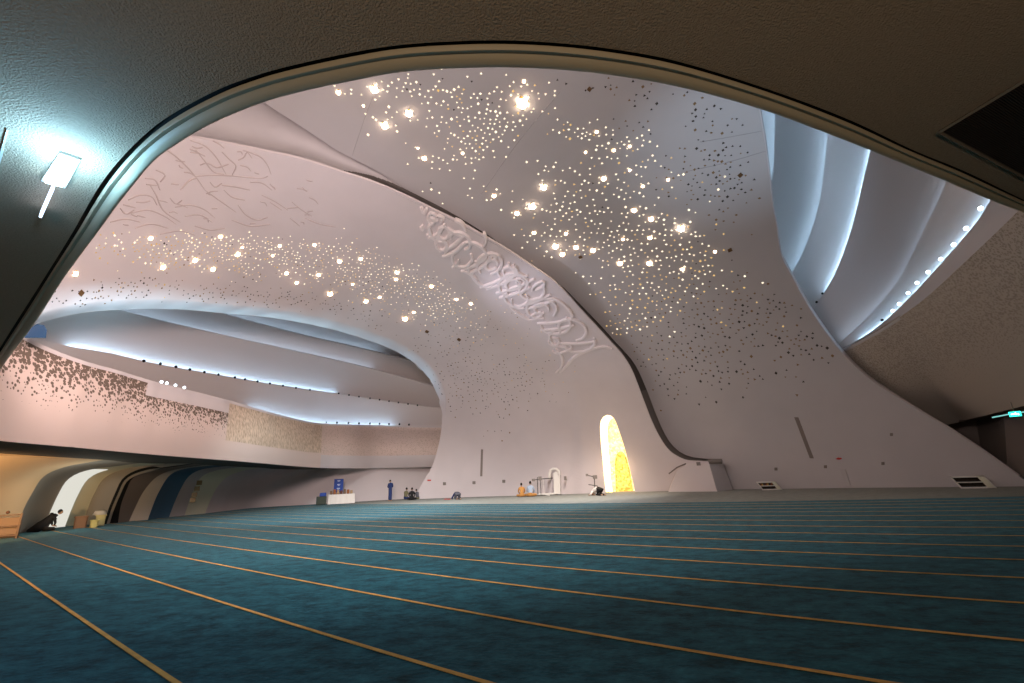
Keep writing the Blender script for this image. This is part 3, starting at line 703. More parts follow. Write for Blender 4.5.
STARS_A = [(338.5, 92, 2), (374.4, 89, 3), (363.5, 105.6, 1), (409, 113, 3), (384.7, 125.4, 3), (522.4, 102.5, 5), (524, 81, 1.4), (424.3, 158, 2.2), (462.6, 153, 1.3), (418, 148, 1), (494, 195.5, 2), (543.6, 187, 2.8), (532, 206, 3.2), (517, 213, 2.4), (534, 232.4, 1.9), (555.5, 246, 2.8), (562.4, 254, 2.5), (576, 247, 2.5), (593, 250, 2.5), (566, 233.4, 1.7), (603.7, 178.4, 2.3), (620, 263, 2.6), (649.5, 263, 2.6), (651, 218.7, 2.5), (650, 237.5, 2), (634, 210, 2.3), (623, 239, 1.5), (681, 228.3, 3.1), (596.6, 131.6, 1.5), (613.7, 150, 1.5), (629.7, 146, 1.3), (585.6, 152, 1.2), (629.7, 170, 1.3), (642.7, 186, 1.4), (668, 179.4, 1.4), (682.5, 269, 1.7), (715, 251.4, 1.4)]
STARS_B = [(150.4, 238, 1.6), (220.4, 236.4, 1.6), (237.5, 254, 2), (162.7, 267, 2), (194.8, 260, 2), (212.6, 269, 1.8), (75, 273.6, 1.8), (279.6, 245.6, 1.4), (314.4, 244.6, 1.4), (339.5, 261, 2), (286.4, 273, 1.7), (318.5, 274.7, 1.7), (296.6, 282.5, 1.5), (330, 293.5, 2.4), (272.4, 255.5, 1.1), (242, 247, 1.1), (360.8, 258.6, 1.7), (397, 272, 2), (396, 279, 1.7), (366, 301, 2), (379.6, 297, 1.5), (405, 318.4, 2.7), (413.7, 312, 1.5), (431.5, 286, 1.9), (456.5, 299, 1.6), (471, 303.4, 1.6), (352.6, 284, 1.2)]
def star(fun, x, y, r, label, group, dark=False):
    s = r*1.5*(at_s(x, y, fun(x, y))-EYE).length/470
    e = bpy.data.objects.new('star_lamp' if not dark else 'diamond_vent', SD if dark else SM[0]); COL.objects.link(e); e.matrix_world = frame_matrix(fun, x, y, .01, random.uniform(-.3, .3), s)
    tag(e, label, 'ceiling light' if not dark else 'ceiling opening', group)
    c = bpy.data.objects.new('lens' if not dark else 'pane', SM[3] if dark else (SM[2] if r >= 2.8 else SM[1])); COL.objects.link(c); c.parent = e
    return e
for x, y, r in STARS_A:
    if r == 5: star(sA, x, y, r, 'largest and brightest glowing star lamp high on the right shell ceiling', 'star lamps in the right shell')
    else: star(sA, x, y, r, 'warm glowing star lamp set among the perforations of the right shell', 'star lamps in the right shell')
for x, y, r in STARS_B:
    star(sB, x, y, r, 'warm glowing star lamp set among the perforations of the left shell', 'star lamps in the left shell')
for x, y, lab in ((589.5, 89, 'unlit bronze diamond opening near the soffit edge, right of brightest star'), (740.3, 175, 'unlit dark diamond opening near the rim of the right shell'), (730, 250, 'yellow bronze diamond opening low beside the right shell rim'), (580.5, 257, 'small yellow bronze diamond just right of the paired low stars')):
    star(sA, x, y, 1.9, lab, None, True)
for x, y, lab in ((427, 331.5, 'dull bronze diamond opening under the left shell star lamps'), (459, 339.5, 'dull bronze diamond opening right above the dark perforations'), (81, 293, 'dark diamond opening at the far left of the left shell')):
    star(sB, x, y, 1.9, lab, None, True)

# ------------------------------------------------------------------ calligraphy relief
def relief(name, fun, strokes, w, h, parent, m):
    bm = bmesh.new()
    for st, wd in strokes:
        n = max(8, int(sum(math.hypot(st[i+1][0]-st[i][0], st[i+1][1]-st[i][1]) for i in range(len(st)-1))/2.2))
        P = spline(st, n); prev = None; F = [frame_at(fun, x, y) for x, y in P]
        for i, (p, ex, ey, nn) in enumerate(F):
            t = (F[min(i+1, n-1)][0]-F[max(i-1, 0)][0]).normalized(); q = nn.cross(t).normalized()
            taper = .35+.65*math.sin(PI*min(1, max(.0, (i+.6)/n)))**.5
            ww = w*wd*taper
            ring = [bm.verts.new(p+q*a*ww+nn*b*h) for a, b in ((-1, -.6), (-1, .55), (-.7, 1), (.7, 1), (1, .55), (1, -.6))]
            if prev:
                for k in range(5): bm.faces.new((prev[k], prev[k+1], ring[k+1], ring[k]))
            else: bm.faces.new(ring)
            prev = ring
        bm.faces.new(prev[::-1])
    bmesh.ops.recalc_face_normals(bm, faces=bm.faces)
    return obj(name, bm, m, parent, smooth=False)
# the band: strokes written in band coordinates u (along), v (across, 0 upper edge .. 1 lower edge)
BU = spline([(425, 211), (455, 225), (485, 243), (515, 261), (546, 283), (568, 302), (586, 319), (600, 335), (610, 348)], 200)
BL = spline([(420, 234), (437, 252), (460, 271), (485, 289), (510, 306), (536, 326), (548, 341), (561, 362)], 200)
def band(u, v):
    v = v*1.04-.02
    i = min(199, max(0, int(u*199))); a, b = BU[i], BL[i]; return a[0]+(b[0]-a[0])*v, a[1]+(b[1]-a[1])*v
def arcs(cu, cv, ru, rv, a0, a1, n=9): return [band(cu+ru*math.cos(R_(a0+(a1-a0)*i/(n-1))), cv+rv*math.sin(R_(a0+(a1-a0)*i/(n-1)))) for i in range(n)]
ST = []
rr = random.Random(5)
for (u0, u1, v0, v1) in ((.02, .07, .15, .1), (.06, .10, .8, .2), (.14, .20, .9, .15), (.17, .22, .95, .3), (.30, .33, .85, .2), (.33, .355, .85, .2), (.42, .47, 1.0, .35), (.45, .49, .95, .3), (.50, .56, .9, .1), (.53, .58, .95, .3), (.63, .66, .8, .15), (.66, .69, .8, .15), (.76, .81, .9, .25), (.80, .84, .95, .3), (.90, .95, .8, .15)):
    m_ = ((u0+u1)/2+.012, (v0+v1)/2); ST.append(([band(u0, v0), band(*m_), band(u1, v1)], 1.0))
for (cu, cv, ru, rv, a0, a1) in ((.09, .45, .05, .25, 20, 230), (.12, .75, .05, .2, 180, 380), (.20, .30, .05, .2, 150, 400), (.25, .65, .05, .25, -60, 180), (.28, .35, .06, .22, 170, 420), (.37, .40, .05, .30, 90, 400), (.38, .38, .025, .15, 0, 330), (.45, .30, .04, .2, -90, 150), (.40, .80, .06, .14, 10, 190), (.52, .50, .06, .30, 60, 370), (.52, .50, .03, .15, 0, 340), (.60, .35, .05, .25, -80, 170), (.59, .78, .06, .15, 0, 200), (.70, .55, .06, .3, 30, 350), (.70, .55, .03, .14, 20, 330), (.74, .28, .07, .16, 180, 380), (.80, .60, .06, .3, -100, 120), (.86, .40, .06, .25, 100, 380), (.88, .72, .05, .2, 0, 220), (.93, .45, .05, .3, -90, 90), (.15, .12, .05, .08, 0, 180), (.48, .12, .05, .08, 0, 180), (.66, .92, .07, .08, 0, 180), (.34, .95, .05, .08, 180, 360)):
    ST.append((arcs(cu, cv, ru, rv, a0, a1), .95))
for _ in range(16):
    cu, cv = rr.uniform(.03, .95), rr.uniform(.08, .92)
    ST.append((arcs(cu, cv, rr.uniform(.012, .04), rr.uniform(.06, .2), rr.uniform(0, 360), rr.uniform(360, 520), 6), .7))
ST.append(([(560, 372), (566, 366), (574, 357), (590, 349), (604, 346), (612, 348)], 1.2)); ST.append(([(556, 348), (562, 356), (562, 366), (556, 372)], 1))
ST += [([(421, 206), (424, 212), (427, 207)], .8), ([(438, 214), (443, 217), (441, 221)], .8), ([(455, 219), (462, 223), (466, 230)], .8), ([(422, 224), (423, 229), (420, 226)], .7), ([(484, 232), (486, 240), (483, 246)], .7)]
relief('calligraphy_relief', sB, ST, .115, .15, wallB, mat('relief_plaster', (.74, .66, .65), .75))
# fainter strokes at upper left, groove shade painted as darker ribbons
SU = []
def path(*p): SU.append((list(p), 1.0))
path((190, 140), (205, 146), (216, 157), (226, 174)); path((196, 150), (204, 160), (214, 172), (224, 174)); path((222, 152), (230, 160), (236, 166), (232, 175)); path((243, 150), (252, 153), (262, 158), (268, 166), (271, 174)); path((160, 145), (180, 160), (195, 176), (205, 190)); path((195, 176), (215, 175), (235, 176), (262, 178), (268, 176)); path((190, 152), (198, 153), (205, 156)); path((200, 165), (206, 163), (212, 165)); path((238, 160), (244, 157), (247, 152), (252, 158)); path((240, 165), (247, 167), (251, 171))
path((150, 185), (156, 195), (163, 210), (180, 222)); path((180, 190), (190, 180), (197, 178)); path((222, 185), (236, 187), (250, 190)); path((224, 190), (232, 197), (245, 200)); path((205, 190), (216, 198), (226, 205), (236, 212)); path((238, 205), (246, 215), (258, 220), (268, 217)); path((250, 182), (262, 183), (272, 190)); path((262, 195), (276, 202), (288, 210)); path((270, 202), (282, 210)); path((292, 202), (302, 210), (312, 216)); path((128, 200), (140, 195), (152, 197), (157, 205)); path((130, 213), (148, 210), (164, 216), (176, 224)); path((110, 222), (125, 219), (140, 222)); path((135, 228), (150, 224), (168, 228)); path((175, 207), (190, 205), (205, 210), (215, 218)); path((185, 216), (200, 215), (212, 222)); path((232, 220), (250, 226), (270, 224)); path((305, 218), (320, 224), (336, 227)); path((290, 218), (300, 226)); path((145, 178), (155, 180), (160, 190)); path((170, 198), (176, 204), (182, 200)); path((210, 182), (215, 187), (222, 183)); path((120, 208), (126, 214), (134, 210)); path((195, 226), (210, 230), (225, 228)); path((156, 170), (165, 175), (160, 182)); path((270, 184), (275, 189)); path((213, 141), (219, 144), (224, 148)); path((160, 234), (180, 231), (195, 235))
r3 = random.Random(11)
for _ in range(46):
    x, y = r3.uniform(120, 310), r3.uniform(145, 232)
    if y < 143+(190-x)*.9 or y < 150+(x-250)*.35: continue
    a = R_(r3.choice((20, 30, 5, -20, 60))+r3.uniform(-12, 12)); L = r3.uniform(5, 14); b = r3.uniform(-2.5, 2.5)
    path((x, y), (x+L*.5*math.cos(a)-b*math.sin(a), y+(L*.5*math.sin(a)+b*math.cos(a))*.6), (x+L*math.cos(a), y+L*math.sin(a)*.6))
relief('calligraphy_groove_shade', sB, SU, .024, .03, wallB, mat('painted_groove_shade', (.47, .39, .37), .8))

relief('panel_seam', sA, [([(378, 84), (366, 115), (352, 156)], 1), ([(684, 172), (725, 163), (766, 151)], 1), ([(700, 142), (730, 137), (762, 131)], 1), ([(560, 92), (520, 140), (480, 196)], 1)], .012, .012, wallA, mat('seam_line', (.36, .33, .33), .8))
# ------------------------------------------------------------------ mihrab
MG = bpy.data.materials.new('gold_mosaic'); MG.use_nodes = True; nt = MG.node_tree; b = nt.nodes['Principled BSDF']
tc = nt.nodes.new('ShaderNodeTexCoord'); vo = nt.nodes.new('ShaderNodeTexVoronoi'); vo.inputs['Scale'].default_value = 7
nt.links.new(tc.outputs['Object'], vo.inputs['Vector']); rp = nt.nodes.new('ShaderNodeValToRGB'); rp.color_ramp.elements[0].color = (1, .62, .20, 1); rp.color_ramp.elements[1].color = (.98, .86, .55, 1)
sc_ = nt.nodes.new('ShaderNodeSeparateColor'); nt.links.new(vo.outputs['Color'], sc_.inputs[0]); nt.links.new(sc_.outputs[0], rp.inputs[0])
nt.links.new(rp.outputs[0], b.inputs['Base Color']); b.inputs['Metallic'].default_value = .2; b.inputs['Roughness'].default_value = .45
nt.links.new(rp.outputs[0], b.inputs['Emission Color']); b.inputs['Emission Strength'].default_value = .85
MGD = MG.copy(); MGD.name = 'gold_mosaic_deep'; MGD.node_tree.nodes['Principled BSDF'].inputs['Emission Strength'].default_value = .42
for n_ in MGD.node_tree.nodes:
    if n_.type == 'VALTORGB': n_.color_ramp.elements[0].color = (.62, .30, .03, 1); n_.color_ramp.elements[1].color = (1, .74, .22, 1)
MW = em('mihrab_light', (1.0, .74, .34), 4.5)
mb = at_z(620, 492.3, 0)
mih = thing('mihrab', 'tall glowing gold pointed prayer niche in the far wall', 'prayer niche', mb)
def child(o, par):
    o.parent = par; o.matrix_parent_inverse = par.matrix_world.inverted() if False else Matrix.Translation(-par.location); return o
out = spline(MIH[1:-1], 50)
s0 = 38.3
rows = [[at_s(x, y, sB(x, y)+.05) for x, y in out], [at_s(x*.55+(607+(x-600)*.88)*.45+.8, y*1.0+.0*(500-y), sB(x, y)+.7) for x, y in out], [at_s(605.5+(x-600)*.86+2.0, 492-(492-y)*.96, sB(x, y)+1.5) for x, y in out]]
lft = len(out)//2
child(grid_mesh('reveal', rows, MW, thick=.1, flip_to=mb+Vector((0, 0, 2))), mih)
inner = [(605.5+(x-600)*.86+2.0, 492-(492-y)*.96) for x, y in out]
cxm = 619
rows = [[at_s(cxm+(x-cxm)*k, 494-(494-y)*k if k < 1 else y, s0+1.45) for x, y in inner] for k in (1.08, .7, .4, .02)]
child(grid_mesh('mosaic_panel', rows, MG, thick=.1), mih)
nic = spline([(615.8, 496), (615.4, 475), (615, 461.5), (616.5, 454.5), (620.5, 451.2), (624.5, 454), (628, 464), (631, 478), (634, 496)], 40)
rows = [[at_s(624+(x-624)*k, 496-(496-y)*k, s0+1.25+q) for x, y in nic] for k, q in ((1.0, 0), (.93, -.05), (.9, .1), (.5, .14), (.02, .15))]
child(grid_mesh('inner_arch', rows, MGD, thick=.05), mih)

# ------------------------------------------------------------------ small things on the shells
GREY = mat('grey_metal_plate', (.20, .17, .15), .6)
WHITE = mat('white_lacquer', (.72, .68, .63), .5)
RED = mat('red_plastic', (.55, .04, .03), .5)
WOOD = mat('dark_wood', (.22, .12, .06), .5, var=(12, .6))
WOODL = mat('light_wood', (.50, .33, .18), .5, var=(12, .7))
BLUE = mat('blue_print', (.015, .06, .33), .5)
CHROME = mat('dark_metal', (.08, .075, .07), .4, .5)
SKIN = mat('skin', (.42, .25, .16), .6)
HAIR = mat('hair', (.015, .012, .01), .7)
def plate(name, fun, px, label, cat, m=GREY, depth=.06, group=None):
    """a small flat fitting with thickness lying on a shell, outline in picture coordinates"""
    bm = bmesh.new(); cx = sum(p[0] for p in px)/len(px); cy = sum(p[1] for p in px)/len(px)
    p0, ex, ey, n = frame_at(fun, cx, cy)
    pts = []
    for x, y in px:
        r = ray(x, y); t = (p0-EYE).dot(n)/r.dot(n); pts.append(EYE+r*t-p0)
    a = [bm.verts.new(p+n*depth) for p in pts]; b = [bm.verts.new(p-n*.25) for p in pts]
    bm.faces.new(a); bm.faces.new(b[::-1]); k = len(pts)
    for i in range(k): bm.faces.new((a[i], a[(i+1) % k], b[(i+1) % k], b[i]))
    bmesh.ops.recalc_face_normals(bm, faces=bm.faces); bmesh.ops.bevel(bm, geom=list(bm.edges), offset=.012, segments=1, affect='EDGES')
    o = obj(name, bm, m); o.location = p0
    return tag(o, label, cat, group)
def sq(x, y, r, sk=0): return [(x-r+sk, y-r), (x+r+sk, y-r), (x+r-sk, y+r), (x-r-sk, y+r)]
SLOTM = mat('slot_shadow', (.22, .18, .16), .8)
def slot(fun, a, b, label, c, d):
    rows = [[at_s(a[0]+(b[0]-a[0])*i/16+(c+(d-c)*i/16)*j, a[1]+(b[1]-a[1])*i/16, fun(a[0]+(b[0]-a[0])*i/16, a[1]+(b[1]-a[1])*i/16)-.03) for j in (-1, 0, 1)] for i in range(17)]
    return tag(grid_mesh('air_slot', rows, SLOTM, thick=.06), label, 'air vent')
slot(sA, (796.5, 417.3), (812, 458.3), 'long slanting dark air slot in the right shell', 2.3, 2.2)
slot(sB, (482.4, 449.4), (481.7, 476.3), 'tall upright dark air slot in the wall left of the niche', 1.4, 1.6)
plate('exit_sign', sA, [(835.5, 459), (838, 457.5), (841.5, 457.8), (842, 459), (839, 459.8)], 'tiny red sign on the right shell near the slanting slot', 'sign', RED, .04)
plate('exit_sign', sB, [(427.5, 479.6), (431, 479.6), (431, 481), (427.5, 481)], 'tiny red sign on the wall near the gallery end', 'sign', RED, .04)
for x, y, lab, f_ in ((776, 469, 'small square socket plate above the low bookcase on right wall', sA), (825.5, 466.7, 'small square plate just below the red sign on right wall', sA), (883, 463.5, 'small square plate on right wall far from red sign', sA), (891.5, 434.5, 'faint square plate highest on the lower right wall', sA), (444.5, 483.7, 'leftmost square plate on the wall beside the air slot', sB), (474, 482.7, 'square plate below the upright air slot', sB), (503.8, 481.3, 'square plate on the wall right of the air slot', sB)):
    plate('wall_plate', f_, sq(x, y, 1.5), lab, 'wall plate', GREY, .03)
plate('wall_hatch', sA, [(840.5, 469), (845.5, 469), (851, 486), (846, 486.5)], 'faint narrow access hatch low on the right shell', 'hatch', PLASTERA, .05)
def sPar(x, y): 
    return (at_d(x, y, dPar(x, y+30))-EYE).length
# gold plates on the cream wall of the arcade
for i, (x, y) in enumerate(((199.3, 482.8), (197, 488.6), (194.3, 494.8), (192.8, 500.2))):
    p = at_d(x, y, 33.2-.0*i); bm = bmesh.new(); box(bm, (0, 0, 0), (.27, .05, .26)); bevel_all(bm, .02)
    o = obj('wall_plaque', bm, OGOLD); o.location = p; o.rotation_euler = (0, 0, R_(35)); 
    tag(o, ['topmost', 'second from top', 'third from top', 'lowest'][i]+' gold square plaque on the cream arcade wall', 'plaque', 'gold plaques in a column')

# stage box (pulpit) right of the niche
def zb(x, y, k=.965):
    p = at_z(x, y, 0); return Vector((p.x*k, p.y*k, 0))
g1, g2, g3 = zb(668.5, 491.3), zb(721, 490.6), zb(733, 489.4, .98)
pul = thing('pulpit', 'white faceted pulpit block with sloping sides right of the glowing niche', 'pulpit', g1)
def solid(name, quads, m, par):
    bm = bmesh.new()
    for q in quads:
        bm.faces.new([bm.verts.new(Vector(p)-par.location) for p in q])
    bmesh.ops.remove_doubles(bm, verts=bm.verts, dist=.01); bmesh.ops.recalc_face_normals(bm, faces=bm.faces)
    return obj(name, bm, m, par)
d1 = math.hypot(g1.x, g1.y); d2 = math.hypot(g2.x, g2.y); d3 = math.hypot(g3.x, g3.y)
A1, B1 = g1, g2; T1, T2 = at_d(686.5, 464, d1+.3), at_d(709, 462, d2+.2); S1 = at_d(677, 471.5, d1-.1)
C1_, U3 = g3, at_d(722.5, 461.5, d2+1.2)
bk = Vector((.3, 1.0, 0)).normalized()*4
Ab, Bb = A1+bk, g3+bk; Tb, Ub = T1+bk, U3+bk  # rear corners
gm = zb(717, 490.8)
def pln(P0, P1, lean):
    u = (P1-P0).normalized(); b_ = Vector((-u.y, u.x, 0)); b_ = b_ if b_.dot(P0) > 0 else -b_
    n = u.cross(Vector((0, 0, 1))+b_*lean).normalized()
    return lambda x, y: EYE+ray(x, y)*((P0-EYE).dot(n)/ray(x, y).dot(n))
pf = pln(A1, gm, .18); T1 = pf(686.5, 464); S1 = pf(677, 471.5); TM = pf(709, 463); U3 = pln(gm, C1_, .18)(722.5, 461.8)
solid('front_panel', [(A1, gm, TM, T1, S1), (A1, S1, S1+bk, Ab), (S1, T1, T1+bk, S1+bk)], PLASTER, pul)
solid('side_panel', [(gm, C1_, U3, TM), (C1_, Bb, Ub, U3)], PLASTERA, pul)
solid('top_panel', [(T1, TM, U3, Ub, Tb)], PLASTER, pul)
bm = bmesh.new(); w_ = at_d(709, 461.3, d2-.05)-g1; w2 = at_d(722, 461.3, d2-.3)-g1
tube(bm, [w_, w2], .16, 4); obj('lintel_slab', bm, GREY, pul)
bm = bmesh.new(); tube(bm, [at_d(668.8, 473.8, d1-.3)-g1, at_d(677, 467.5, d1-.3)-g1, at_d(686, 463.6, d1-.2)-g1], .05, 6); obj('handrail', bm, SLOTM, pul)
bm = bmesh.new(); box(bm, at_d(698.5, 463.8, d2-.15)-g1, (.25, .08, .22), R_(-15)); obj('loudspeaker', bm, GREY, pul)

# built in bookcases on the right wall
def bookcase(x0, x1, y0, y1, label, dark_on_right):
    g = zb((x0+x1)/2, y1); d = math.hypot(g.x, g.y); w = (at_d(x1, y1, d)-at_d(x0, y1, d)).length*.93; h = (at_d(x0, y0, d)-at_d(x0, y1, d)).length
    e = thing('bookcase', label, 'bookcase', at_d((x0+x1)/2, y1, d)-Vector((0, 0, 0)), -math.atan2(g.x, g.y)); e.location.z = 0
    t = .06; bm = bmesh.new(); sk = .28
    def sl(bm, x, z, sx, sz, m=0):
        r = box(bm, (x, .25, z), (sx, .6, sz), 0, m)
        for v in r['verts']: v.co.x += -(v.co.z/h-.5)*sk
    sl(bm, 0, h-t/2, w, t); sl(bm, 0, t/2, w, t); sl(bm, -w/2+t/2, h/2, t, h); sl(bm, w/2-t/2, h/2, t, h); sl(bm, 0, h*.5, w, t*.6)
    obj('carcass', bm, WHITE, e)
    bm = bmesh.new(); r = box(bm, (0, .52, h/2), (w*.96, .04, h*.96))
    for v in r['verts']: v.co.x += -(v.co.z/h-.5)*sk
    obj('back_panel', bm, DARK, e)
    bm = bmesh.new(); r = box(bm, (w*.38, -.03, h/2), (w*.22, .04, h))
    for v in r['verts']: v.co.x += -(v.co.z/h-.5)*sk
    obj('door', bm, CREAM, e)
    return e, w, h, d
e1, w1, h1, _ = bookcase(759, 780.5, 481, 489.3, 'small white low bookcase with dark books on the right wall', True)
e2, w2_, h2, _ = bookcase(955, 993.5, 475.5, 487.4, 'wide white slanted low bookcase near the right end of the wall', True)
BK = [mat('book_'+str(i), c, .6) for i, c in enumerate(((.30, .10, .03), (.42, .28, .07), (.05, .04, .04), (.12, .04, .03)))]
def books(e, w, h, label, n, x0, x1, grp):
    rz = e.rotation_euler.z
    for i in range(n):
        bw = (x1-x0)/n*.85; bh = h*.3*random.uniform(.8, 1)
        bm = bmesh.new(); box(bm, (0, 0, bh/2), (bw, .25, bh)); bevel_all(bm, .008, 1)
        o = obj('book', bm, BK[i % 4]); z = h*.53
        lx = x0+(x1-x0)*(i+.5)/n; o.location = e.location+Vector((math.cos(rz)*lx-math.sin(rz)*.2, math.sin(rz)*lx+math.cos(rz)*.2, z)); o.rotation_euler = (0, 0, rz)
        tag(o, label, 'book', grp)
books(e1, w1, h1, 'bound book standing on the upper shelf of the small right-wall bookcase', 9, -w1*.42, w1*.2, 'books in the small wall bookcase')

# ------------------------------------------------------------------ table, banner, books
g = zb(327.5, 503.8); gR = zb(354, 502); ang = math.atan2(gR.y-g.y, gR.x-g.x)
dT = math.hypot(g.x, g.y); Lt = (at_d(354, 502, dT)-at_d(327.5, 503.8, dT)).length; ht = .75
c = at_d(341, 503, dT); c.z = 0
tb = thing('display_table', 'long table under a white floor-length cloth below the blue banner', 'table', c, R_(24))
bm = bmesh.new()
nn = 40; prof = []
for i in range(nn+1):
    a = 2*PI*i/nn; px = Lt/2*max(-1, min(1, 1.3*math.cos(a))); py = .4*max(-1, min(1, 1.5*math.sin(a))); prof.append((px, py))
lo = [bm.verts.new((x*1.02+.015*math.sin(i*2.5), y*1.04+.02*math.sin(i*3.1), .01)) for i, (x, y) in enumerate(prof[:-1])]; hi = [bm.verts.new((x, y, ht)) for x, y in prof[:-1]]
for i in range(nn): bm.faces.new((lo[i], lo[(i+1) % nn], hi[(i+1) % nn], hi[i]))
bm.faces.new(hi); obj('tablecloth', bm, mat('white_cloth', (.82, .76, .70), .9), tb)
bm = bmesh.new(); box(bm, (0, 0, ht+.012), (Lt*.99, .78, .02)); bevel_all(bm, .006, 1); obj('tabletop', bm, WHITE, tb)
def on_table(lx, ly=0): 
    r = R_(24); return c+Vector((math.cos(r)*lx-math.sin(r)*ly, math.sin(r)*lx+math.cos(r)*ly, ht+.022))
for i in range(7):
    bm = bmesh.new(); hh = .28+.06*((i*5) % 3); box(bm, (0, 0, hh/2), (Lt*.09, .3, hh)); bevel_all(bm, .01, 1)
    o = obj('book_stack', bm, [WOOD, BK[0], WOODL, BK[3]][i % 4]); o.location = on_table(-Lt*.40+i*Lt*.128, -.1); o.rotation_euler = (0, 0, R_(24))
    tag(o, 'small brown stack of books on the white-clothed table under the banner', 'book stack', 'book stacks on the white-clothed table')
pb = at_d(337.5, 503, dT+.75); pb.z = 0
hb = at_d(338, 479, dT+.75).z
bn = thing('banner', 'blue upright banner with pale lettering behind the white table', 'banner', pb, R_(12))
bw = (at_d(343.6, 490, dT)-at_d(334, 490, dT)).length
bm = bmesh.new(); box(bm, (0, 0, (hb+.9)/2), (bw, .03, hb-.9)); bevel_all(bm, .006, 1); obj('print_panel', bm, BLUE, bn)
bm = bmesh.new(); box(bm, (0, .03, hb/2), (.06, .04, hb)); box(bm, (0, 0, .04), (bw*.8, .3, .08)); obj('stand', bm, CHROME, bn)
bm = bmesh.new()
for (lx, lz, lw, lh) in ((0, .88, .32, .05), (-.02, .82, .22, .03), (.02, .60, .34, .035), (.0, .555, .26, .03), (.03, .50, .2, .03), (0, .30, .36, .07), (-.02, .22, .2, .03)):
    box(bm, (lx*bw, -.02, .9+(hb-.9)*lz), (lw*bw, .01, (hb-.9)*lh))
obj('lettering', bm, mat('pale_print', (.55, .62, .75), .6), bn)
# dark trolley left of table
g = zb(321, 504.4); tr = thing('book_trolley', 'small dark stand with folded blue cloth at the left end of the white table', 'trolley', g, R_(20))
bm = bmesh.new(); box(bm, (0, 0, .35), (.75, .5, .62)); bevel_all(bm, .03); obj('body', bm, mat('olive_dark', (.05, .06, .045), .7), tr)
bm = bmesh.new(); box(bm, (.1, 0, .80), (.5, .4, .28)); bevel_all(bm, .05); obj('cloth_bundle', bm, BLUE, tr)

# ------------------------------------------------------------------ people
def body(name, joints, bones, m, parent=None, sub=2):
    """joints: name -> (xyz, radius); one continuous skinned surface"""
    names = list(joints); me = bpy.data.meshes.new(name)
    me.from_pydata([joints[n][0] for n in names], [(names.index(a), names.index(b)) for a, b in bones], [])
    o = bpy.data.objects.new(name, me); COL.objects.link(o)
    sk = o.modifiers.new('k', 'SKIN'); o.modifiers['k'].use_smooth_shade = True
    if not me.skin_vertices: bpy.context.view_layer.objects.active = o
    for i, n in enumerate(names):
        r = joints[n][1]; me.skin_vertices[0].data[i].radius = (r, r) if not isinstance(r, tuple) else r
        me.skin_vertices[0].data[i].use_root = (i == 0)
    s = o.modifiers.new('s', 'SUBSURF'); s.levels = sub; s.render_levels = sub
    dg = bpy.context.evaluated_depsgraph_get(); m2 = bpy.data.meshes.new_from_object(o.evaluated_get(dg)); bpy.data.objects.remove(o)
    m2.shade_smooth(); m2.materials.clear(); return link(name, m2, m, parent)
def head_parts(par, hp, face=(0, -1, 0), s=1.0, hair=HAIR, cap=None):
    """head with nose, ears, eyes; hp = centre; face = looking direction"""
    f = Vector(face).normalized(); up = Vector((0, 0, 1)); 
    if abs(f.z) > .95: up = Vector((0, 1, 0))
    x = f.cross(up).normalized(); u = x.cross(f); M = Matrix(((x.x, f.x, u.x, hp[0]), (x.y, f.y, u.y, hp[1]), (x.z, f.z, u.z, hp[2]), (0, 0, 0, 1))) @ Matrix.Scale(s, 4)
    bm = bmesh.new(); bmesh.ops.create_uvsphere(bm, u_segments=20, v_segments=14, radius=1, matrix=M @ Matrix.Diagonal((.078, .097, .118, 1)))
    bmesh.ops.create_cone(bm, segments=8, radius1=.017, radius2=.006, depth=.05, cap_ends=True, matrix=M @ Matrix.Translation((0, .098, -.008)) @ Matrix.Rotation(R_(20), 4, 'X'))
    for q in (-1, 1):
        bmesh.ops.create_uvsphere(bm, u_segments=8, v_segments=6, radius=.024, matrix=M @ Matrix.Translation((q*.08, 0, -.005)) @ Matrix.Diagonal((.4, .8, 1.3, 1)))
    bmesh.ops.create_uvsphere(bm, u_segments=10, v_segments=6, radius=.022, matrix=M @ Matrix.Translation((0, .088, -.055)) @ Matrix.Diagonal((1.2, .5, .4, 1)))
    obj('head', bm, SKIN, par, True)
    bm = bmesh.new()
    for q in (-1, 1): bmesh.ops.create_uvsphere(bm, u_segments=8, v_segments=6, radius=.010, matrix=M @ Matrix.Translation((q*.032, .086, .012)))
    obj('eyes', bm, HAIR, par)
    bm = bmesh.new(); bmesh.ops.create_uvsphere(bm, u_segments=20, v_segments=14, radius=1, matrix=M @ Matrix.Translation((0, -.018, .022)) @ Matrix.Diagonal((.086, .098, .112, 1)))
    obj('hair' if cap is None else 'cap', bm, hair if cap is None else cap, par, True)
def hand(bm, w, d, n, s=1.0):
    """palm with five curled fingers; w wrist, d pointing direction, n back-of-hand normal"""
    w, d, n = Vector(w), Vector(d).normalized(), Vector(n).normalized(); x = d.cross(n).normalized()
    tube(bm, [w, w+d*.03*s, w+d*.085*s], [.022*s, .034*s, .036*s], 8)
    for i, L in enumerate((.062, .074, .07, .055)):
        b = w+d*.08*s+x*(-.028+.0185*i)*s
        tube(bm, [b, b+d*L*.5*s-n*.004*s, b+d*L*.8*s-n*.014*s, b+d*L*.95*s-n*.03*s], [.0095*s, .009*s, .008*s, .006*s], 6)
    b = w+d*.03*s-x*.028*s; tube(bm, [b, b+(d*.5-x*.8)*.03*s, b+(d*.9-x*.9)*.05*s], [.012*s, .011*s, .008*s], 6)

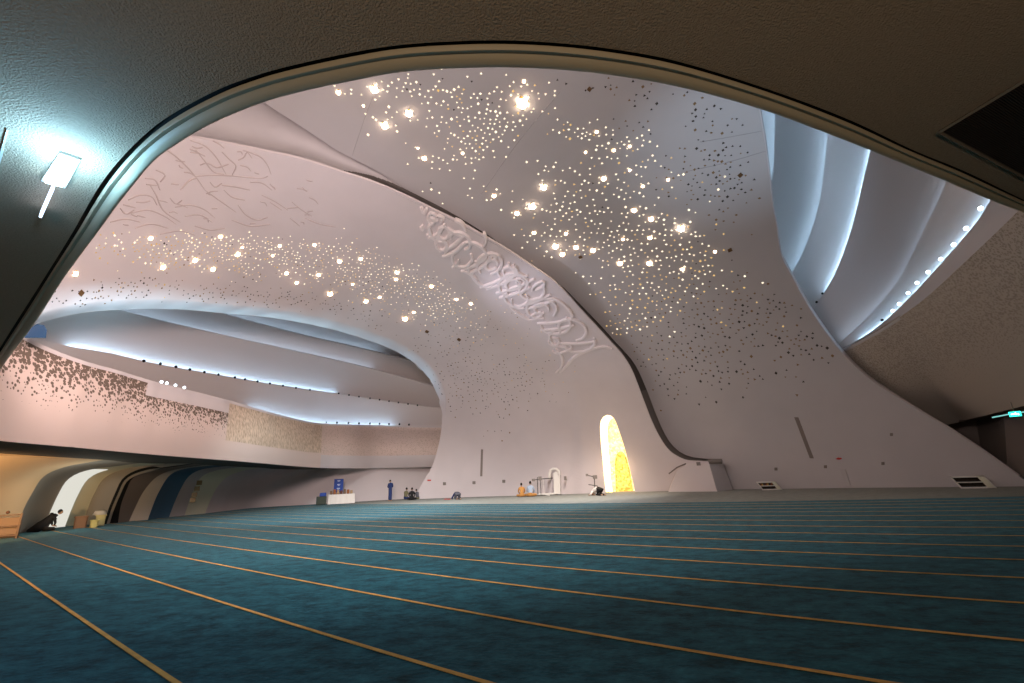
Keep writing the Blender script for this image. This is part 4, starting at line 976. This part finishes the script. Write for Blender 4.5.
def standing(loc, rz, label, robe, s=1.0):
    e = thing('person', label, 'person', loc, rz); e.scale = (s, s, s)
    J = {'pel': ((0, 0, .95), .155), 'kn': ((0, .01, .5), .16), 'hem': ((0, 0, .06), .175), 'wst': ((0, 0, 1.12), .14), 'ch': ((0, -.01, 1.30), .165), 'nk': ((0, -.02, 1.47), .065), 'nk2': ((0, -.05, 1.52), .055),
         'sl': ((-.17, 0, 1.41), .07), 'el': ((-.22, -.03, 1.15), .055), 'wl': ((-.06, -.19, 1.08), .042), 'sr': ((.17, 0, 1.41), .07), 'er': ((.22, -.03, 1.15), .055), 'wr': ((.06, -.2, 1.10), .042)}
    Bn = [('pel', 'kn'), ('kn', 'hem'), ('pel', 'wst'), ('wst', 'ch'), ('ch', 'nk'), ('nk', 'nk2'), ('ch', 'sl'), ('sl', 'el'), ('el', 'wl'), ('ch', 'sr'), ('sr', 'er'), ('er', 'wr')]
    body('robed_body', J, Bn, robe, e)
    head_parts(e, (0, -.10, 1.62), (0, -.8, -.6))
    bm = bmesh.new(); hand(bm, (-.06, -.19, 1.08), (1, -.15, 0), (0, -1, 0)); hand(bm, (.06, -.2, 1.10), (-1, -.15, 0), (0, -1, 0)); obj('hands', bm, SKIN, e, True)
    bm = bmesh.new()
    for q in (-1, 1): tube(bm, [(q*.09, .10, .045), (q*.09, 0, .05), (q*.1, -.12, .035)], [.04, .048, .035], 8)
    obj('feet', bm, SKIN, e, True); return e
def sitting(loc, rz, label, top, bottom, s=1.0, cap=None, lean=.06, face=(0, -1, -.15)):
    """cross-legged on the floor, facing local -y"""
    e = thing('person', label, 'person', loc, rz); e.scale = (s, s, s)
    J = {'pel': ((0, 0, .14), .15), 'wst': ((0, -lean*.3, .34), .135), 'ch': ((0, -lean, .55), .165), 'nk': ((0, -lean*1.4, .73), .062), 'nk2': ((0, -lean*1.7, .79), .055),
         'sl': ((-.18, -lean, .66), .07), 'el': ((-.25, -lean-.08, .40), .055), 'wl': ((-.15, -.34, .27), .038), 'sr': ((.18, -lean, .66), .07), 'er': ((.25, -lean-.08, .40), .055), 'wr': ((.15, -.34, .27), .038),
         'hl': ((-.12, -.02, .13), .11), 'kl': ((-.38, -.30, .13), .08), 'al': ((.05, -.40, .075), .05), 'hr': ((.12, -.02, .13), .11), 'kr': ((.38, -.30, .13), .08), 'ar': ((-.05, -.30, .085), .05)}
    Bn = [('pel', 'wst'), ('wst', 'ch'), ('ch', 'nk'), ('nk', 'nk2'), ('ch', 'sl'), ('sl', 'el'), ('el', 'wl'), ('ch', 'sr'), ('sr', 'er'), ('er', 'wr'), ('pel', 'hl'), ('hl', 'kl'), ('kl', 'al'), ('pel', 'hr'), ('hr', 'kr'), ('kr', 'ar')]
    b_ = body('body', J, Bn, [top, bottom], e)
    for p in b_.data.polygons: p.material_index = 1 if p.center.z < .24 and True else 0
    head_parts(e, (0, -lean*1.9-.02, .91), face, cap=cap)
    bm = bmesh.new(); hand(bm, (-.15, -.34, .27), (.4, -.8, -.3), (0, 0, 1)); hand(bm, (.15, -.34, .27), (-.4, -.8, -.3), (0, 0, 1)); obj('hands', bm, SKIN, e, True)
    bm = bmesh.new(); tube(bm, [(.05, -.40, .07), (.12, -.42, .06), (.2, -.40, .05)], [.04, .045, .03], 8); tube(bm, [(-.05, -.30, .07), (-.13, -.32, .06), (-.2, -.3, .05)], [.04, .045, .03], 8); obj('feet', bm, SKIN, e, True)
    return e
def prostrating(loc, rz, label, top, bottom, s=1.0, cap=None):
    """kneeling with the forehead to the floor, head towards local -y"""
    e = thing('person', label, 'person', loc, rz); e.scale = (s, s, s)
    J = {'pel': ((0, .28, .46), .165), 'wst': ((0, .06, .45), .15), 'ch': ((0, -.18, .34), .16), 'nk': ((0, -.36, .21), .065), 'nk2': ((0, -.41, .17), .055),
         'sl': ((-.18, -.24, .28), .07), 'el': ((-.30, -.30, .09), .05), 'wl': ((-.20, -.50, .05), .036), 'sr': ((.18, -.24, .28), .07), 'er': ((.30, -.30, .09), .05), 'wr': ((.20, -.50, .05), .036),
         'hl': ((-.12, .27, .38), .12), 'kl': ((-.13, .02, .08), .075), 'al': ((-.12, .45, .06), .05), 'hr': ((.12, .27, .38), .12), 'kr': ((.13, .02, .08), .075), 'ar': ((.12, .45, .06), .05)}
    Bn = [('pel', 'wst'), ('wst', 'ch'), ('ch', 'nk'), ('nk', 'nk2'), ('ch', 'sl'), ('sl', 'el'), ('el', 'wl'), ('ch', 'sr'), ('sr', 'er'), ('er', 'wr'), ('pel', 'hl'), ('hl', 'kl'), ('kl', 'al'), ('pel', 'hr'), ('hr', 'kr'), ('kr', 'ar')]
    b_ = body('body', J, Bn, [top, bottom], e)
    for p in b_.data.polygons: p.material_index = 1 if p.center.y > .12 or (p.center.z < .13 and p.center.y > -.1) else 0
    head_parts(e, (0, -.52, .115), (0, -.35, -1), cap=cap)
    bm = bmesh.new(); hand(bm, (-.20, -.50, .04), (.15, -1, 0), (0, 0, 1)); hand(bm, (.20, -.50, .04), (-.15, -1, 0), (0, 0, 1)); obj('hands', bm, SKIN, e, True)
    bm = bmesh.new()
    for q in (-1, 1): tube(bm, [(q*.12, .45, .06), (q*.12, .53, .06), (q*.12, .55, .02)], [.04, .04, .03], 8)
    obj('feet', bm, SKIN, e, True); return e
def cloth(n, c): return mat(n, c, .85)
NAVY = cloth('navy_cloth', (.02, .035, .12)); BLK = cloth('black_cloth', (.012, .011, .012)); OCH = cloth('ochre_cloth', (.50, .24, .07)); WHT = cloth('white_cloth_shirt', (.75, .70, .66)); LBL = cloth('pale_blue_cloth', (.35, .42, .52)); GRY = cloth('grey_cloth', (.10, .10, .12)); BRN = cloth('brown_cloth', (.16, .08, .05)); OLV = cloth('olive_cloth', (.20, .18, .10))
standing(zb(390, 500.6), R_(215), 'person standing in a long dark navy robe with head bowed', NAVY)
sitting(zb(405.5, 499.2), R_(150), 'seated person in olive and navy with raised head, leftmost of the trio', OLV, NAVY)
sitting(zb(411.8, 499.4, .945), R_(190), 'seated person in black with brown face in middle of the trio', BLK, BLK)
sitting(zb(417.6, 499, .97), R_(230), 'seated person in grey, rightmost of the trio by the wall', GRY, OLV, .85, lean=.12)
prostrating(zb(457, 498.9), R_(200), 'person bowed down in navy beside red slippers', NAVY, GRY, 1.15)
sitting(zb(522.0, 496.4), R_(185), 'seated person in an ochre top next to person in pale blue', OCH, OCH, 1.0)
sitting(zb(530.6, 496.2), R_(170), 'seated person in a pale blue top on ochre cushion', LBL, OCH, 1.1)
prostrating(zb(598, 495), R_(210), 'person bowed in prayer with white shirt and black trousers before the niche', WHT, BLK, 1.15)
# slippers
for i, dx in enumerate((0, 3.2)):
    bm = bmesh.new(); tube(bm, [(0, .14, .03), (0, .05, .035), (0, -.06, .045), (0, -.14, .03)], [.04, .05, .055, .03], 8)
    bmesh.ops.scale(bm, vec=(1.2, 1.2, .7), verts=bm.verts); bmesh.ops.recalc_face_normals(bm, faces=bm.faces)
    o = obj('slipper', bm, RED, None, True); o.location = zb(445.5+dx, 499); o.location.z = 0.005; o.rotation_euler = (0, 0, R_(60)); tag(o, 'small red slipper on the floor beside the bowed person in navy', 'slipper', 'pair of red slippers')

# left: person in black on the floor, crates, armchair
pe = sitting(zb(43, 530.6), R_(150), 'person all in black sitting on the carpet by the arcade ribs', BLK, BLK, .88, lean=.26, cap=BLK)
J = {'a': ((.0, -.12, .62), .2), 'b': ((.05, .05, .34), .27), 'c': ((.2, .2, .17), .24), 'd': ((.42, .32, .10), .17), 'e': ((.66, .42, .05), .10), 'f': ((0, -.40, .80), .10)}
body('cloak', J, [('a', 'b'), ('b', 'c'), ('c', 'd'), ('d', 'e'), ('a', 'f')], BLK, pe)
def crate(x0, x1, y0, y1, label, m, cat='crate', rz=0):
    g = zb((x0+x1)/2, y1); d = math.hypot(g.x, g.y); w = (at_d(x1, y1, d)-at_d(x0, y1, d)).length; h = (at_d(x0, y0, d)-at_d(x0, y1, d)).length
    e = thing('storage_box', label, cat, g, R_(42)+rz)
    bm = bmesh.new(); t = .05; w *= 1.12
    box(bm, (0, 0, .04), (w*.94, .7, .06))
    for q in (-1, 1):
        box(bm, (q*(w/2-t/2), 0, h/2), (t, .8, h)); box(bm, (0, q*(.4-t/2), h/2), (w, t, h))
    obj('body', bm, m, e)
    bm = bmesh.new(); 
    for q in (-1, 1): box(bm, (0, q*.41, h), (w*1.04, .06, .05)); box(bm, (q*w*.5, 0, h), (.06, .84, .05))
    obj('rim', bm, m, e); return e
crate(74, 85.5, 515.8, 526.8, 'brown open storage box on the carpet by the arcade', mat('brown_board', (.22, .12, .07), .7))
YEL = mat('yellow_plastic', (.48, .42, .14), .5)
crate(90, 97, 519.6, 526.3, 'low olive yellow box between the brown box and tall yellow one', YEL)
crate(95, 103.5, 514.5, 524.6, 'taller yellow box with a white thing on top at the arcade', mat('yellow_plastic_pale', (.62, .56, .26), .5))
g = at_d(99.5, 515.2, math.hypot(*zb(99.5, 524.6).xy)); bm = bmesh.new(); bmesh.ops.create_cone(bm, segments=16, radius1=.28, radius2=.2, depth=.2, cap_ends=True); 
o = obj('white_basin', bm, WHITE, None, True); o.location = g+Vector((0, 0, .12)); tag(o, 'small white basin on top of the tall yellow box', 'basin')
# shoe rack, far left
g = zb(8, 537); d = math.hypot(g.x, g.y)-.3
e = thing('shoe_rack', 'low brown shoe rack against the warm lit wall at far left', 'rack', (zb(17, 535.5, .93).x-.6*math.cos(R_(40)), zb(17, 535.5, .93).y-.6*math.sin(R_(40)), 0), R_(40))
bm = bmesh.new()
for z in (.12, .45, .85): box(bm, (-1.2, 0, z), (3.6, .35, .05))
obj('shelf', bm, WOOD, e)
bm = bmesh.new(); box(bm, (-1.2, .18, .4), (3.5, .03, .74)); obj('back_panel', bm, mat('rack_back', (.30, .20, .13), .7), e)
bm = bmesh.new()
for x in (-3, -1.2, .6): box(bm, (x, 0, .45), (.06, .36, .9))
obj('upright', bm, WOOD, e)
for i, (x, z) in enumerate(((-2.5, .5), (-1.9, .5), (-.9, .9), (-.3, .5), (.2, .9), (-1.5, .9))):
    bm = bmesh.new(); tube(bm, [(-.14, 0, .05), (-.04, 0, .06), (.06, 0, .05), (.15, 0, .04)], [.05, .06, .05, .03], 8); o = obj('shoe', bm, [BLK, BRN, WOOD][i % 3], None, True)
    r = R_(40); o.location = e.location+Vector((math.cos(r)*x, math.sin(r)*x, z+.0)); o.rotation_euler = (0, 0, R_(130)); tag(o, 'dark shoe on the low brown rack at far left', 'shoe', 'shoes on the low rack')
# door in the cream rib
# ------------------------------------------------------------------ stands near the niche
g = zb(538.5, 495.6); st = thing('equipment_stand', 'dark crossed stand with two masts left of the white arch', 'stand', g, 0)
k = math.hypot(g.x, g.y)/455*1.0
def P(x, y, d=None): 
    v = at_d(x, y, math.hypot(g.x, g.y)) ; return v-g
bm = bmesh.new(); tube(bm, [P(538, 495), P(537.5, 485), P(537.5, 477)], .035, 6); tube(bm, [P(541, 495), P(540.5, 477)], .03, 6); obj('mast', bm, CHROME, st)
bm = bmesh.new(); tube(bm, [P(532.5, 480), P(541, 479), P(553, 478)], .04, 6); obj('crossbar', bm, CHROME, st)
bm = bmesh.new(); tube(bm, [P(534, 495.4), P(541.5, 493.8), P(550, 495.4)], .035, 6); tube(bm, [P(543, 477.5), P(544, 494)], .015, 6); obj('foot_bar', bm, WHITE, st)
bm = bmesh.new(); box(bm, P(533.4, 480), (.25, .2, .2)); box(bm, P(540, 478.5), (.25, .2, .3)); obj('clamp', bm, GREY, st)
g = zb(555, 494.4)
ar = thing('white_arch', 'white rounded arch frame with a thick right post left of the niche', 'arch', g, 0)
bm = bmesh.new()
q = [P(549.3, 479.5), P(549.4, 474), P(550.5, 470.5), P(553, 469), P(556, 469), P(558.5, 471), P(559.3, 475)]
tube(bm, q, .11, 8); obj('arch_tube', bm, WHITE, ar)
bm = bmesh.new(); r = []
for (x, y) in ((554, 494), (560.3, 494), (559.8, 476), (557, 471.5), (553.3, 473)): r.append(P(x, y))
a = [bm.verts.new(v) for v in r]; b = [bm.verts.new(v+Vector((.1, .7, 0))) for v in r]; bm.faces.new(a); bm.faces.new(b[::-1])
for i in range(5): bm.faces.new((a[i], a[(i+1) % 5], b[(i+1) % 5], b[i]))
bmesh.ops.recalc_face_normals(bm, faces=bm.faces); obj('post', bm, WHITE, ar)
bm = bmesh.new(); box(bm, P(543, 494.7)+Vector((0, 0, .05)), (1.2, .5, .1)); box(bm, P(548.5, 494.7)+Vector((0, 0, .07)), (.9, .5, .12)); obj('plinth', bm, WHITE, ar)
bm = bmesh.new(); box(bm, P(565.2, 478.2), (.2, .12, .3)); obj('handle_box', bm, GREY, ar)
g = zb(594.5, 494.2); m2 = thing('microphone_stand', 'thin dark stand with two cross arms beside the bowed white shirt', 'stand', g, 0)
bm = bmesh.new(); tube(bm, [P(595, 493.6), P(594.6, 484), P(594.3, 475.5)], .035, 6); obj('mast', bm, CHROME, m2)
bm = bmesh.new(); tube(bm, [P(586.5, 475), P(592, 476.3), P(597, 476.5)], .035, 6); obj('arm', bm, CHROME, m2)
bm = bmesh.new(); tube(bm, [P(588.5, 484.5), P(593, 485.2), P(598, 486.2)], .035, 6); obj('arm', bm, CHROME, m2)
bm = bmesh.new(); box(bm, P(595, 477), (.28, .2, .25)); box(bm, P(587, 475), (.16, .16, .16)); obj('clamp', bm, GREY, m2)
bm = bmesh.new()
for a in (0, 120, 240): tube(bm, [P(595, 491), P(595, 494.0)+Vector((math.cos(R_(a))*.4, math.sin(R_(a))*.4, -.0))], .025, 6)
obj('tripod_foot', bm, CHROME, m2)

# ------------------------------------------------------------------ gallery spotlights (small cylinders on the ledges)
def spot_proto(lit):
    bm = bmesh.new(); bmesh.ops.create_cone(bm, segments=10, radius1=.07, radius2=.09, depth=.24, cap_ends=True, matrix=Matrix.Rotation(R_(70), 4, 'X') @ Matrix.Translation((0, 0, .0)))
    m1 = bpy.data.meshes.new('spot_can'); bm.to_mesh(m1); bm.free(); m1.materials.append(WHITE if lit else CHROME)
    bm = bmesh.new(); bmesh.ops.create_uvsphere(bm, u_segments=10, v_segments=6, radius=.10, matrix=Matrix.Rotation(R_(70), 4, 'X') @ Matrix.Translation((0, 0, -.12)) @ Matrix.Diagonal((1, 1, .35, 1)))
    m2 = bpy.data.meshes.new('spot_lens'); bm.to_mesh(m2); bm.free(); m2.materials.append(SPOTL if lit else BLACK)
    return m1, m2
SP = {True: spot_proto(True), False: spot_proto(False)}
def spot(p, s, lit, label, group):
    e = bpy.data.objects.new('spotlight', SP[lit][0]); COL.objects.link(e); e.location = p; e.scale = (s, s, s)
    e.rotation_euler = (0, 0, math.atan2(-(p.x), p.y)*1.0+PI)
    tag(e, label, 'spotlight', group); c = bpy.data.objects.new('lens', SP[lit][1]); COL.objects.link(c); c.parent = e
for x, y in ((144, 361), (160.5, 364), (176, 367), (190, 369.7), (204.5, 372.3), (218.5, 374.8), (235, 377.6), (245, 379.4), (257.6, 381.6), (270, 383.7), (283, 385.9), (296, 388), (310, 390), (338.7, 393.6), (349, 395.2), (359, 396.8), (370, 398.5), (379.5, 399.9), (389, 401.4), (398.4, 402.7), (408, 404.2), (417.4, 405.4)):
    spot(at_s(x, y-.3, sTL(-.02)(x, y)), .8, False, 'small dark spotlight in the row along the upper ledge of the left gallery', 'dark spotlights on the left upper ledge')
for x, y in ((314, 421.6), (326, 422.1), (337, 422.6), (348.4, 422.9), (359, 423.2), (370, 423.4), (379.5, 423.7), (389, 423.9), (399.4, 424.1), (409, 424.5)):
    spot(at_d(x, y, 45.2), .9, False, 'small dark spotlight in the row on the parapet top of the left gallery', 'dark spotlights on the left parapet top')
for x, y in ((161.6, 381.6), (166.8, 383), (175.5, 385), (184.3, 387.2)):
    p = at_d(x, y, dPar(x, y+75)); spot(p, .5, True, 'glowing white spotlight on the parapet top of the left gallery', 'lit spotlights on the left parapet')
for x, y in ((980.6, 208.5), (966, 228.3), (953.6, 244.6), (940.6, 259), (928, 272), (917, 282.7), (908, 293), (899, 303.7), (892.7, 310.6)):
    spot(at_s(x, y, sRt(x, y)*1.012), .85, True, 'glowing white spotlight in the row above the textured parapet at right', 'lit spotlights on the right ledge')
for x, y, lab in ((882, 320, 'unlit dark spotlight at the lower end of the right lit row'), (822.4, 293.4, 'upper of two tiny dark spotlights at the middle tier end'), (816.6, 302, 'lower of two tiny dark spotlights at the middle tier end')):
    spot(at_s(x, y, sRt(x, y)*(1.01 if x > 850 else 1.06)), .8, False, lab, None)

# ------------------------------------------------------------------ things on the soffit
def on_soffit(name, px, z0, z1, m, parent=None):
    bm = bmesh.new(); P_ = [at_z(x, y, ZS) for x, y in px]; a = [bm.verts.new((p.x, p.y, z0)) for p in P_]; b = [bm.verts.new((p.x, p.y, z1)) for p in P_]
    bm.faces.new(a); bm.faces.new(b[::-1]); n = len(px)
    for i in range(n): bm.faces.new((a[i], b[i], b[(i+1) % n], a[(i+1) % n]))
    bmesh.ops.recalc_face_normals(bm, faces=bm.faces); return obj(name, bm, m, parent)
# emergency light
LP = [(60.5, 150.5), (81, 157.5), (66, 186), (41.5, 178.5)]
el = on_soffit('emergency_light', LP, ZS-.03, ZS+.03, WHITE); tag(el, 'square bright cool white light fitting with a hanging blade on the textured soffit', 'light')
LP2 = [(59.5, 153.5), (76.5, 159), (63.5, 182), (46, 177.5)]
on_soffit('diffuser', LP2, ZS-.06, ZS-.025, em('cool_panel', (.55, .85, 1.0), 20), el)
a = at_z(55, 181, ZS-.03); bl = at_z(42.5, 209.5, ZS-.03)
bm = bmesh.new(); dirv = (bl-a).normalized(); sd = Vector((-dirv.y, dirv.x, 0))*.012
vs = []
for p, z in ((a, ZS-.05), (bl, ZS-.05), (bl, ZS-.13), (a, ZS-.13)):
    vs.append((bm.verts.new((p.x+sd.x, p.y+sd.y, z)), bm.verts.new((p.x-sd.x, p.y-sd.y, z))))
bm.faces.new([v[0] for v in vs]); bm.faces.new([v[1] for v in vs][::-1])
for i in range(4): j = (i+1) % 4; bm.faces.new((vs[i][0], vs[i][1], vs[j][1], vs[j][0]))
bmesh.ops.recalc_face_normals(bm, faces=bm.faces)
obj('sign_blade', bm, em('cool_blade', (.6, .75, 1.0), 3), el)
hs = on_soffit('hatch_seal', [(7, 128), (9, 129), (-2, 172), (-5, 172)], ZS-.015, ZS+.01, WHITE); tag(hs, 'thin pale seam strip on the soffit beside the bright light fitting', 'seam strip')
# grille
gp = [(938.5, 131), (1024, 79), (1105, 30), (1130, 130), (1110, 223), (1024, 176.5)]
G0, G1, G2 = at_z(938.5, 131, ZS), at_z(1024, 79, ZS), at_z(1024, 176.5, ZS)
va = (G1-G0).normalized(); vb = (G2-G0).normalized(); la, lb = 2.6, 3.2
gr = thing('ceiling_grille', 'dark brown slatted air grille set in the soffit at upper right', 'air grille', G0)
bm = bmesh.new(); q = [Vector((0, 0, 0)), va*la, va*la+vb*lb, vb*lb]
for zz_, in ((.02,),):
    a = [bm.verts.new(p+Vector((0, 0, -.012))) for p in q]; b = [bm.verts.new(p+Vector((0, 0, .03))) for p in q]
    bm.faces.new(a); bm.faces.new(b[::-1])
    for i in range(4): bm.faces.new((a[i], a[(i+1) % 4], b[(i+1) % 4], b[i]))
bmesh.ops.recalc_face_normals(bm, faces=bm.faces); obj('panel', bm, mat('grille_dark', (.05, .037, .032), .7), gr)
bm = bmesh.new()
for i in range(150):
    o_ = va*(la*(i+.5)/150); tube(bm, [o_+Vector((0, 0, -.02)), o_+vb*lb+Vector((0, 0, -.02))], .004, 4)
obj('slats', bm, mat('grille_slat', (.075, .055, .048), .6), gr)
bm = bmesh.new()
for i in range(4): tube(bm, [q[i]+Vector((0, 0, -.015)), q[(i+1) % 4]+Vector((0, 0, -.015))], .018, 4)
obj('frame', bm, mat('grille_frame', (.20, .16, .12), .6), gr)
# blue glass fin where the trim meets the gallery
bm = bmesh.new(); bp_ = [(24, 338), (30, 328), (37, 324), (44, 325), (47, 330), (46, 338)]
a = [bm.verts.new(at_s(x, y, 17)) for x, y in bp_]; b = [bm.verts.new(at_s(x, y, 17.15)) for x, y in bp_]
bm.faces.new(a); bm.faces.new(b[::-1])
for i in range(6): bm.faces.new((a[i], a[(i+1) % 6], b[(i+1) % 6], b[i]))
bmesh.ops.recalc_face_normals(bm, faces=bm.faces)
o = obj('glass_guard', bm, mat('blue_glass', (.02, .055, .12), .15, spec=.6)); tag(o, 'small curved blue glass guard where the soffit trim meets the gallery', 'glass guard')
# exit sign under the right gallery
p = at_d(1015, 414, 24.0); es = thing('exit_sign', 'small glowing teal exit sign hanging under the right gallery', 'sign', p, -math.atan2(p.x, p.y))
bm = bmesh.new(); box(bm, (0, 0, 0), (.30, .04, .17)); bevel_all(bm, .008, 1); obj('sign_panel', bm, em('teal_sign', (.03, .75, .55), 3.2), es)
bm = bmesh.new(); box(bm, (.02, -.025, .01), (.03, .01, .08)); box(bm, (-.055, -.025, 0), (.09, .01, .03)); box(bm, (.08, -.025, -.015), (.03, .01, .06)); obj('pictogram', bm, em('sign_white', (.8, 1, .95), 4), es)
bm = bmesh.new(); tube(bm, [(-.0, 0, .08), (0, 0, .42)], .015, 6); obj('hanger', bm, GREY, es)
strip_o = strip('light_line', [(992, 417.5), (1005, 415), (1013, 413.3), (1024, 412), (1045, 410)], lambda x, y: (at_d(x, y, 25)-EYE).length, .025, em('teal_line', (.3, .8, .75), .8)); tag(strip_o, 'thin pale teal light line beside the exit sign', 'strip light')

# ------------------------------------------------------------------ lights
def area(name, loc, target, size, power, col, sy=None, spread=180):
    l = bpy.data.lights.new(name, 'AREA'); l.energy = power; l.color = col; l.size = size; l.spread = R_(spread)
    if sy: l.shape = 'RECTANGLE'; l.size_y = sy
    o = bpy.data.objects.new(name, l); COL.objects.link(o); o.location = loc
    o.rotation_euler = (Vector(target)-Vector(loc)).to_track_quat('-Z', 'Y').to_euler(); return o
def point(name, loc, power, col, r=.05):
    l = bpy.data.lights.new(name, 'POINT'); l.energy = power; l.color = col; l.shadow_soft_size = r
    o = bpy.data.objects.new(name, l); COL.objects.link(o); o.location = loc; return o
def spotlamp(name, loc, target, power, col, ang, blend=.8, r=.1):
    l = bpy.data.lights.new(name, 'SPOT'); l.energy = power; l.color = col; l.spot_size = R_(ang); l.spot_blend = blend; l.shadow_soft_size = r
    o = bpy.data.objects.new(name, l); COL.objects.link(o); o.location = loc
    o.rotation_euler = (Vector(target)-Vector(loc)).to_track_quat('-Z', 'Y').to_euler(); return o
# unseen fill panels added above the soffit to wash the shells
area('shell_fill', (-3, 3, 6.4), (-6, 36, 7), 5, 1650, (1, .84, .80), 2, 150)
area('shell_fill', (-4, 5, 6.4), (-16, 32, 4), 5, 1050, (1, .77, .71), 2, 120)
area('shell_fill', (5, 3, 6.4), (14, 26, 10), 5, 60, (1, .86, .80), 2)
# unseen spots added below the star field to brighten the floor
spotlamp('floor_fill_spot', (4, 24, 12.0), (3.8, 31.5, 0), 9500, (1, .86, .74), 60, 1)
spotlamp('floor_fill_spot', (-6, 24, 11.0), (-8, 34, 0), 7500, (.95, .93, .9), 70, 1)
spotlamp('floor_fill_spot', (-5, 18, 11.0), (-9, 26, 0), 11000, (.85, .97, 1), 75, 1)
spotlamp('floor_fill_spot', (2, 18, 12.0), (-1, 27, 0), 10500, (.9, .97, 1), 78, 1)
# cool wash on the calligraphy, from unseen spots added for it
spotlamp('calligraphy_fill', at_s(405, 330, 25), at_s(550, 300, sB(550, 300)), 1500, (.78, .80, 1), 60, 1)
spotlamp('calligraphy_fill', at_s(320, 250, 14), at_s(335, 190, sB(335, 190)), 420, (.84, .82, 1), 55, 1)
lipL = spline([p for p in EC if 60 < p[0] and p[1] < 400], 14)
for i, (x1, y1) in enumerate(lipL):
    x0 = 80+i*26; y0 = float(np.interp(x0, [p[0] for p in PT], [p[1] for p in PT]))-7
    spotlamp('ledge_spot', at_d(x0, y0, dPar(x0, y0+40)-.8), at_s(x1, y1+1, sB(x1, y1)), 850, (.5, .82, 1), 38, 1)
spotlamp('tier_spot', at_s(905, 292, 14), at_s(728, 140, sA(728, 140)), 2400, (.55, .78, 1), 50, 1)
# mihrab glow on floor
spotlamp('niche_lamp', mb+Vector((-.5, -1.0, 4.2)), mb+Vector((-1.6, -6.5, 0)), 900, (1, .74, .48), 100, 1, .2)
point('niche_glow', mb+Vector((-.3, -1.2, 1.8)), 70, (1, .70, .38), .2)
# unseen fill lights added to brighten the arcade wall and ribs
spotlamp('arcade_fill', at_d(-70, 508, 19), at_d(12, 482, 29), 3800, (1, .62, .30), 44, 1, .2)
point('arcade_fill', at_d(80, 500, 29), 55, (.95, 1, .9), .2)
# emergency light
pl = at_z(60, 166, ZS-.16)
area('emergency_glow', (pl.x, pl.y, ZS-.08), (pl.x, pl.y, 0), .25, 14, (.6, .85, 1))
point('emergency_wash', Vector((pl.x, pl.y, ZS-.36)), 70, (.28, .64, 1), .06)
point('emergency_teal', at_z(84, 182, ZS-.22), 2.6, (.25, 1, .8), .05)
spotlamp('exit_glow', at_z(-4, 384, ZS)-Vector((0, 0, .7)), at_z(4, 362, ZS), 60, (.15, .95, .85), 75, 1, .05)
spotlamp('soffit_fill', (0, -5, .6), (0, 3, ZS), 700, (1, .78, .55), 130, 1, .4)  # unseen fill added behind the eye to lift the soffit
w = bpy.data.worlds.new('w'); sc.world = w; w.use_nodes = True
w.node_tree.nodes['Background'].inputs[0].default_value = (1, .80, .62, 1); w.node_tree.nodes['Background'].inputs[1].default_value = .05

sc.view_settings.view_transform = 'Standard'; sc.view_settings.look = 'None'; sc.view_settings.gamma = 1; sc.view_settings.exposure = 0
sc.view_settings.use_curve_mapping = False
sc.cycles.use_denoising = True
sc.cycles.max_bounces = 6; sc.cycles.diffuse_bounces = 4; sc.cycles.sample_clamp_indirect = 3
